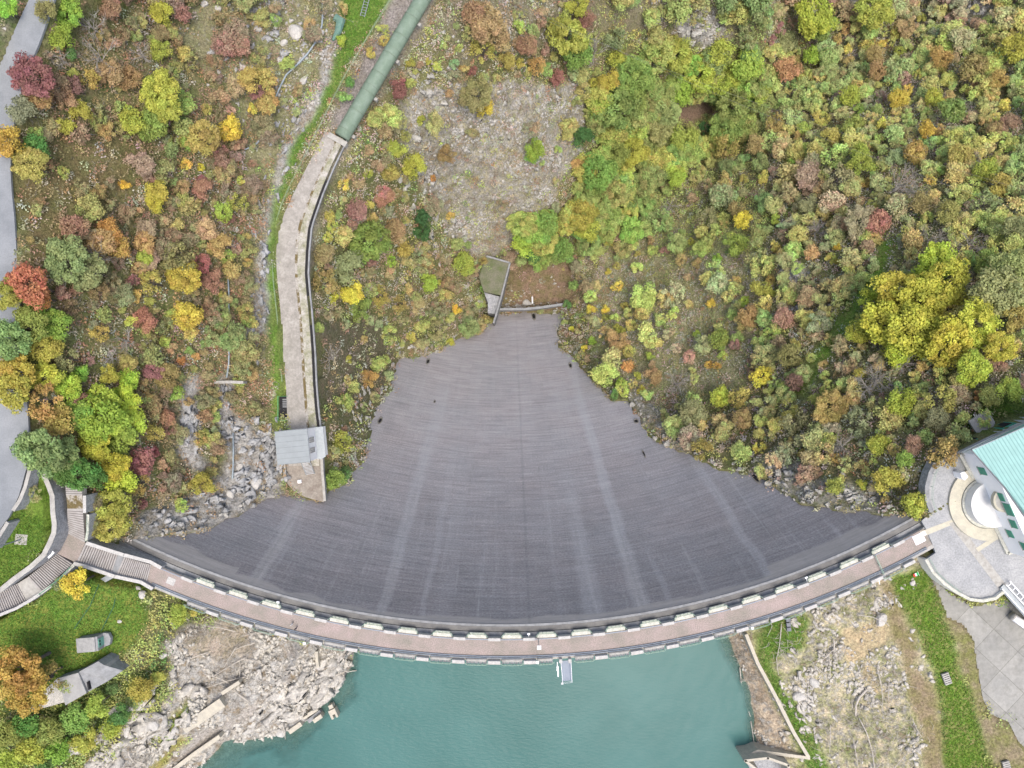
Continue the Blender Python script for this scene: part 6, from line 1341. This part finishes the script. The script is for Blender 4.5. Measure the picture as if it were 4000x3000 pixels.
for i, (u, v, a, ln_, lab) in enumerate([(900, 2600, 150, 150, 'long bleached branch fanning over the left shore'), (880, 2660, 165, 170, 'lowest long branch of the left shore brushwood'), (940, 2640, 95, 120, 'upright branch crossing the left shore brushwood'), (850, 2640, 200, 110, 'short slanting branch of the left shore brushwood'), (1000, 2470, 170, 100, 'branch lying just below the crest on the left shore'), (960, 2520, 160, 90, 'branch under the crest beside white blocks'),
        (770, 2560, 160, 110, 'branch in the grey brushwood right of the gully'), (870, 2450, 190, 120, 'upper branch of the grey brushwood below the crest'), (560, 2930, 150, 90, 'branch in the tangle at the bottom left'), (570, 2980, 30, 100, 'crossing branch in the tangle at the bottom left'), (530, 2960, 60, 80, 'steep branch in the tangle at the bottom left'), (920, 2700, 210, 130, 'dark branch over the grey beach of the left shore'),
        (1350, 2620, 165, 110, 'thin branch reaching from the rocks over the water'), (1000, 2580, 15, 100, 'straight branch pointing at the white concrete blocks'), (1115, 2850, 80, 60, 'twig standing at the waterline'), (905, 2560, 120, 90, 'pale branch in the centre of the left brushwood')]):
    a = R(a); du, dvv = math.cos(a) * ln_ / 2, math.sin(a) * ln_ / 2
    log([(u - du, v - dvv), (u + 3, v - 5), (u + du, v + dvv)], .14, .06, lab)
# tangled brushwood, uncountable
def tangle(name, label, cents, n, spread, lnm):
    vs = []; 
    c_ = np.array(cents, float); k_ = rng.integers(0, len(c_), n); uu_ = c_[k_, 0] + rng.normal(0, 1, n) * c_[k_, 2]; vv_ = c_[k_, 1] + rng.normal(0, 1, n) * c_[k_, 2] * .8
    mb = MB()
    for a_, b_ in zip(uu_, vv_):
        x, y, z = onground(a_, b_)
        if z < -12: continue
        t = rng.uniform(0, 6.28); l_ = rng.uniform(.3, 1) * lnm; dx_, dy_ = math.cos(t) * l_, math.sin(t) * l_
        zz_ = float(tz(np.array(x + dx_), np.array(y + dy_)))
        mb.tube([(x, y, z + .35), (x + dx_ * .5 + rng.normal(0, .1), y + dy_ * .5 + rng.normal(0, .1), max(z, zz_) + rng.uniform(.6, 1.1)), (x + dx_, y + dy_, zz_ + .4)], [.05, .04, .015], 3, False)
    tag(mb.build(name, M_drift), label, 'brushwood', kind='stuff')
tangle('brushwood', 'tangled bleached brushwood and twigs littering the lake shores', [(900, 2600, 45), (840, 2450, 45), (760, 2470, 30), (960, 2500, 35), (560, 2960, 28), (3060, 2540, 35), (3230, 2560, 45), (3440, 2640, 45), (3330, 2780, 60), (3450, 2760, 50), (3250, 2850, 60), (3400, 2920, 60), (3200, 2400, 60), (3380, 2350, 50), (2890, 2550, 18), (2910, 2650, 15), (3530, 2860, 40)], 900, 1, 2.2)

# ------------------------------------------------------------------ concrete ruins, huts, walls
M_ruin = simple('ruin_concrete', (.50, .46, .36), (.38, .355, .29), 1.5, .9, .4, .03)
def cblock(name, u, v, z, dims, rz, label, cat, mat=None):
    x, y, _ = P(u, v, z); o = MB().box((0, 0, -dims[2] / 2), dims).build(name, mat or M_ruin, None, bevel=.06); o.location = (x, y, z); o.rotation_euler[2] = rz; tag(o, label, cat); return o
cblock('concrete_block', 1221, 2782, -9.9, (2.3, .75, 1.8), R(33), 'longer concrete beam standing in water left of the middle block group', 'block')
cblock('concrete_block', 1212, 2790, -10.3, (3.2, .5, 1.6), R(33), 'narrow lower beam behind the long concrete beam in the water', 'block')
cblock('concrete_block', 1240, 2808, -9.8, (2.1, .85, 1.8), R(35), 'broad concrete beam at the lower end of the block group', 'block')
cblock('concrete_block', 1228, 2800, -10.9, (3.4, .9, 1.4), R(38), 'submerged dark plinth joining the beams in the water', 'block', M_conc_g)
cblock('concrete_block', 1292, 2762, -10.2, (.95, .8, 1.6), R(25), 'small square concrete block standing alone in the water', 'block')
def ublock(u, v, z, rz, label):
    x, y, _ = P(u, v, z); o = MB().prism([(-.75, -1), (-.25, -1), (-.25, -.2), (.3, -.2), (.3, -1), (.75, -1), (.75, .9), (-.75, .9)], -1.8, 0).build('concrete_block', M_ruin, None, bevel=.04); o.location = (x, y, z); o.rotation_euler[2] = rz; tag(o, label, 'block')
ublock(1301, 2789, -10.1, R(25), 'notched U shaped concrete block standing in the water')
cblock('concrete_block', 1152, 2845, -9.6, (3.1, .95, 2.0), R(35), 'long concrete block at the left waterline apart from the group', 'block')
cblock('concrete_block', 1200, 2705 + 250, -11, (.01, .01, .01), 0, 'x', 'x') if False else None
def slabwall(name, pts, z, h, wid, label, mat=None):
    wall_line(name, pts, z, h, wid, mat or M_ruin, label, 'wall', mat or M_ruin)
slabwall('concrete_slab', [(715, 2848), (790, 2800), (868, 2745)], -5.6, 3.6, 1.9, 'broad cream concrete slab lying diagonally on the left shore')
slabwall('concrete_wall', [(630, 2920), (720, 2855)], -6.2, 4, .9, 'narrow cream wall running down left from the broad slab')
slabwall('concrete_wall', [(865, 2710), (935, 2665)], -6.2, 4, .6, 'thin cream wall continuing up right from the broad slab')
slabwall('quay_wall', [(660, 3020), (760, 2945), (858, 2877)], -7.9, 7, .7, 'straight pale quay wall along the lower left waterline')
slabwall('concrete_wall', [(1236, 2545), (1237, 2580), (1242, 2608)], -7.4, 3.5, .45, 'short curved cream wall at the dam on the left shore')
slabwall('concrete_wall', [(2915, 2478), (2960, 2590), (3030, 2720), (3100, 2860), (3160, 2960)], -7.2, 3, .55, 'long low cream wall beside the green strip on the right shore')
slabwall('concrete_wall', [(2905, 2960), (2960, 2935), (3165, 2962)], -8.2, 4, .5, 'low wall closing the bank at the lower right inlet')
ib = empty('intake_box', P(2990, 2990, -6)); tag(ib, 'open cream concrete intake box at the bottom edge', 'structure'); o0 = np.array(P(2990, 2990, -6))
for a_, b_ in (((2912, 2972), (3000, 2962)), ((3000, 2962), (3080, 2990)), ((2912, 2972), (2960, 3010)), ((3080, 2990), (3085, 3060))):
    p_ = np.array(P(*a_, -6)) - o0; r_ = np.array(P(*b_, -6)) - o0; d_ = r_ - p_; MB().box((*((p_ + r_) / 2)[:2], -3), (np.linalg.norm(d_) + .4, .5, 6), math.atan2(d_[1], d_[0])).build('side_wall', M_ruin, ib, bevel=.03)
MB().prism([tuple((np.array(P(*q_, -6)) - o0)[:2]) for q_ in ((2915, 2975), (3000, 2965), (3080, 2993), (3085, 3060), (2965, 3060))], -4.6, -4.4).build('inner_floor', M_stone, ib)
# hut on the lawn
hx, hy, hz = onground(372, 2500); hut = empty('hut', (hx, hy, hz), R(5)); tag(hut, 'small grey concrete hut with green door on the lawn', 'hut')
MB().box((.15, 0, 1.1), (3.5, 2.7, 2.4)).build('wall', M_conc_g, hut); MB().box((-.25, 0, 2.42), (3.5, 2.7, .25)).build('roof', simple('hut_roof', (.34, .34, .32), (.25, .25, .24), 1.5, .95, .6, .05), hut, bevel=.05)
MB().box((1.93, 0, 1.2), (.12, 1.6, 1.9)).build('door', simple('hut_green', (.16, .38, .30), None, 3, .6, 0), hut)
for s in (-.3, .3): MB().box((2.0, s, 1.7), (.06, .35, .4)).build('window', M_dark, hut)
MB().prism([(1.9, -1.3), (3.0, -1.0), (3.3, .2), (2.9, 1.2), (1.9, 1.4)], -.6, .25).build('threshold', M_conc_g, hut)
# ruined stone building
rb_ = empty('ruined_building', onground(330, 2640)); ro0 = np.array(rb_.location); tag(rb_, 'roofless grey stone ruin with a flat slab top in the lower left', 'ruin')
zt = 4.2
def rp_(u, v, z=zt): return tuple((np.array(P(u, v, z)) - ro0)[:2])
MB().prism([rp_(225, 2650), rp_(305, 2628), rp_(338, 2708), rp_(255, 2756)], -5, zt - ro0[2]).build('flat_roof', simple('ruin_roof', (.34, .34, .32), (.26, .26, .25), .8, .95, .5, .05), rb_, bevel=.06)
MB().prism([rp_(305, 2626), rp_(388, 2580), rp_(412, 2596), rp_(415, 2612), rp_(452, 2640), rp_(395, 2680), rp_(338, 2708)], -6, [3.9 - ro0[2]] * 1 + [4.6 - ro0[2]] * 2 + [3.2 - ro0[2]] * 1 + [1.5 - ro0[2]] + [2.0 - ro0[2]] + [3.5 - ro0[2]]).build('sloping_wall', M_conc_g, rb_, bevel=.05)
MB().prism([rp_(100, 2785, 2.5), rp_(165, 2705, 2.5), rp_(222, 2650, 2.5), rp_(252, 2745, 2.5), rp_(180, 2765, 2.5)], -5, 2.2 - ro0[2]).build('broken_wall', M_rock, rb_, bevel=.05)
for q_ in ((347, 2678), (345, 2668), (349, 2688)): c_ = rp_(*q_, 3.7); MB().box((*c_, 3.62 - ro0[2]), (.3, .5, .7), R(10)).build('window_slot', M_dark, rb_)
# hillside retaining structure at the dam foot
df = empty('outlet_house', hit(1930, 1180)); fo = np.array(P(1930, 1100, -88)); df.location = fo; tag(df, 'mossy concrete outlet building with tall wall at the dam foot', 'building')
def dp(u, v, z): return tuple((np.array(P(u, v, z)) - fo)[:2])
MB().prism([dp(1900, 1000, -84), dp(1992, 1026, -84), dp(1962, 1155, -84), dp(1890, 1140, -84), dp(1870, 1080, -84)], -14, 4).build('roof_slab', simple('mossy_slab', (.17, .165, .12), (.11, .13, .06), .35, .95, .6, .06, fine=2.5, fineamt=.4), df, bevel=.08)
tw = MB(); 
for (a_, b_) in (((1900, 1000), (1992, 1026)), ((1992, 1026), (1955, 1170)), ((1955, 1170), (1928, 1262))):
    p_ = np.array(dp(*a_, -83.5)); r_ = np.array(dp(*b_, -83.5)); d_ = r_ - p_; tw.box((*((p_ + r_) / 2), -2.5), (np.linalg.norm(d_), .5, 14), math.atan2(d_[1], d_[0]))
tw.build('parapet_wall', M_conc_g, df)
MB().prism([dp(1890, 1140, -84), dp(1955, 1158, -84), dp(1935, 1225, -84), dp(1905, 1222, -84), dp(1905, 1180, -84)], -12, 3).build('lower_wall', M_stone, df, bevel=.08)
wall_line('weir_wall', [(1944, 1208), (2050, 1207), (2120, 1200), (2200, 1188)], -92.5, 5, .6, M_stone, 'long low wall across the stream bed at the dam foot', 'wall', M_conc_g)
tz0 = onground(2080, 1195)[2]
# pipe lying on the face toe
tl = [P(2079, 1160, -93.5), P(2080, 1185, -92.5)]; o = MB().tube([np.array(q_) - np.array(tl[0]) for q_ in tl], .25, 8).build('white_pipe', M_white); o.location = tl[0]; tag(o, 'short white pipe by the stream at the dam foot', 'pipe')
# hillside cable lines
def cable(name, pts, h, r_, mat, label, cat='cable'):
    w = [onground(u, v) for u, v in pts]; base = np.array(w[0]); pp = [np.array((a, b_, c_ + h)) - base for a, b_, c_ in w]
    o = MB().tube(pp, r_, 6).build(name, mat, None, True); o.location = base; tag(o, label, cat)
M_cab = simple('grey_blue_cable', (.33, .38, .40), (.26, .31, .33), 3, .6, 0)
cable('hillside_pipe', [(1262, -10), (1265, 60), (1262, 110), (1240, 170), (1205, 220), (1165, 260), (1125, 300), (1100, 345), (1078, 400), (1065, 460), (1060, 500), (1030, 545), (1000, 575), (965, 590), (950, 560)], .9, .2, M_cab, 'curving grey pipe on the rocky slope left of the penstock', 'pipe')
cable('hillside_pipe', [(898, 1060), (900, 1150), (901, 1250), (903, 1350), (900, 1420), (894, 1475)], .9, .18, M_cab, 'straight grey pipe down the slope left of the canal', 'pipe')
cable('hillside_pipe', [(917, 1690), (920, 1760), (918, 1830), (915, 1868)], .9, .18, M_cab, 'short grey pipe on the rocks left of the gatehouse', 'pipe')
wall_line('low_wall', [(822, 1494), (900, 1492), (950, 1494)], onground(880, 1492)[2] + 1.2, 2.4, .5, M_conc, 'short ruined wall below the straight grey pipe', 'wall', M_conc)
# bench-like cage at top
x, y, z = onground(1428, 28); cg_ = empty('metal_cage', (x, y, z), R(-15)); tag(cg_, 'narrow grey metal ladder frame on the grass at the top', 'frame')
for s in (-.5, .5): MB().tube([(s, -2.4, .5), (s, 2.4, .5)], .08, 6).build('side_bar', M_metal, cg_)
for i in range(8): MB().tube([(-.5, -2.2 + i * .62, .5), (.5, -2.2 + i * .62, .5)], .06, 5).build('rung', M_metal, cg_)
# green rockfall net
nx0 = [onground(u, v) for u, v in ((1312, 75), (1335, 90), (1325, 130), (1305, 165))]; b0 = np.array(nx0[0])
o = MB().tube([np.array(q_) - b0 + np.array((0, 0, .8)) for q_ in nx0], [.9, 1.1, .8, .3], 8).build('rockfall_net', simple('net_green', (.10, .20, .16), (.16, .25, .20), 2, .9, .4, .05)); o.location = b0; tag(o, 'dark green bundled rockfall net on the slope by the penstock', 'net')
# crates on shores
for (u, v, rz, mat, lab) in ((3076, 2437, 5, simple('slate_box', (.14, .15, .17), (.2, .21, .23), 3, .7, 0), 'dark grey ribbed box stack under the parapet on the right shore'), (3692, 2647, 20, M_conc, 'grey plank crate on the bright grass strip'), (3925, 2990, 15, M_conc, 'grey plank crate at the bottom right on the grass')):
    x, y, z = onground(u, v); c_ = empty('crate', (x, y, z), R(rz)); tag(c_, lab, 'crate')
    dk = lab.startswith('dark')
    for i in range(3 if dk else 6):
        MB().box((0, 1.0 - i * (.95 if dk else .4), .45), (.85 if dk else 1.4, .75 if dk else .3, .5)).build('slat', mat, c_, bevel=.03)
    MB().box((0, .05, .12), (.7 if dk else 1.2, 2.2, .2)).build('base', M_dark, c_)
# flag litter on bank
x, y, z = onground(3568, 2243); fl = empty('flag', (x, y, z + .1), R(25)); tag(fl, 'small green white red flag on the bank below the terrace', 'flag')
for i, c_ in enumerate(((.05, .45, .12), (.8, .8, .78), (.65, .06, .05))):
    MB().add([(.35 - i * .35, -.3, .3), (.70 - i * .35, -.3, .36), (.70 - i * .35, .3, .3), (.35 - i * .35, .3, .36), (.35 - i * .35, -.3, .28), (.70 - i * .35, -.3, .34), (.70 - i * .35, .3, .28), (.35 - i * .35, .3, .34)], [(0, 1, 2, 3), (7, 6, 5, 4), (0, 4, 5, 1), (2, 6, 7, 3), (1, 5, 6, 2), (3, 7, 4, 0)]).build('stripe', simple('flag_cloth', c_, None, 3, .8, 0), fl)
MB().tube([(.75, -.5, .3), (.75, .45, .34)], .03, 5).build('flagpole', M_white, fl)
# overhead wires
for k_, (a_, b_, c_) in enumerate((((1950, 0), (2600, 250), (4100, 770)), ((1980, -10), (2700, 300), (4100, 860)))):
    z_ = -30; p_ = [np.array(P(*q_, z_)) for q_ in (a_, b_, c_)]; base = p_[0].copy(); pp = []
    for i in range(25):
        t = i / 24; q_ = p_[0] * (1 - t) + p_[2] * t; q_ = q_ + np.array((0, 0, -9 * 4 * t * (1 - t) * .6)); pp.append(q_ - base)
    o = MB().tube(pp, .014, 4).build('power_line', simple('wire', (.3, .3, .28), None, 2, .5, 0) if k_ == 0 else bpy.data.materials['wire']); o.location = base
    tag(o, ('upper' if k_ == 0 else 'lower') + ' thin power line crossing the gorge wood toward the right edge', 'power line')
# trees' fallen trunk left of lawn: wire-net lines
for a_, b_, lab in (((400, 2275), (300, 2450), 'thin dark green net line across the lawn left of the hut'), ((480, 2270), (405, 2460), 'thin dark green net line running down to the hut')):
    cable('net_fence', [a_, ((a_[0] + b_[0]) / 2 + 12, (a_[1] + b_[1]) / 2), b_], .8, .07, simple('net_line', (.05, .14, .08), None, 3, .8, 0), lab, 'fence')

# ------------------------------------------------------------------ camera, light, world
cam = bpy.data.cameras.new('camera'); cam.sensor_width = 36; cam.lens = 36 * F / 4000; cam.clip_end = 9000; cam.clip_start = 1
co = bpy.data.objects.new('camera', cam); C.objects.link(co); co.location = (0, 0, H); co.rotation_euler = (0, 0, 0); S.camera = co
w = bpy.data.worlds.new('World'); S.world = w; w.use_nodes = True; nt = w.node_tree; bg = nt.nodes['Background']
sky = nt.nodes.new('ShaderNodeTexSky'); sky.sky_type = 'NISHITA'; sky.sun_disc = False
EL, AZ = R(76), R(150)     # sun toward the lower right of the photo
sky.sun_elevation = EL; sky.sun_rotation = AZ; sky.air_density = .7; sky.dust_density = 6.0; sky.ozone_density = 1.0; sky.altitude = 400
L(nt, sky.outputs[0], bg.inputs[0]); bg.inputs[1].default_value = .15
sl = bpy.data.lights.new('sun', 'SUN'); sl.energy = .9; sl.angle = R(25); sl.color = (1, .96, .90)
so = bpy.data.objects.new('sun', sl); C.objects.link(so)
from mathutils import Vector
dirv = Vector((math.sin(AZ) * math.cos(EL), math.cos(AZ) * math.cos(EL), math.sin(EL)))
so.rotation_euler = (-dirv).to_track_quat('-Z', 'Y').to_euler()
S.view_settings.view_transform = 'Standard'; S.view_settings.look = 'None'; S.view_settings.gamma = 1; S.view_settings.exposure = 1.02
S.render.engine = 'CYCLES'; S.cycles.max_bounces = 5; S.cycles.transparent_max_bounces = 8
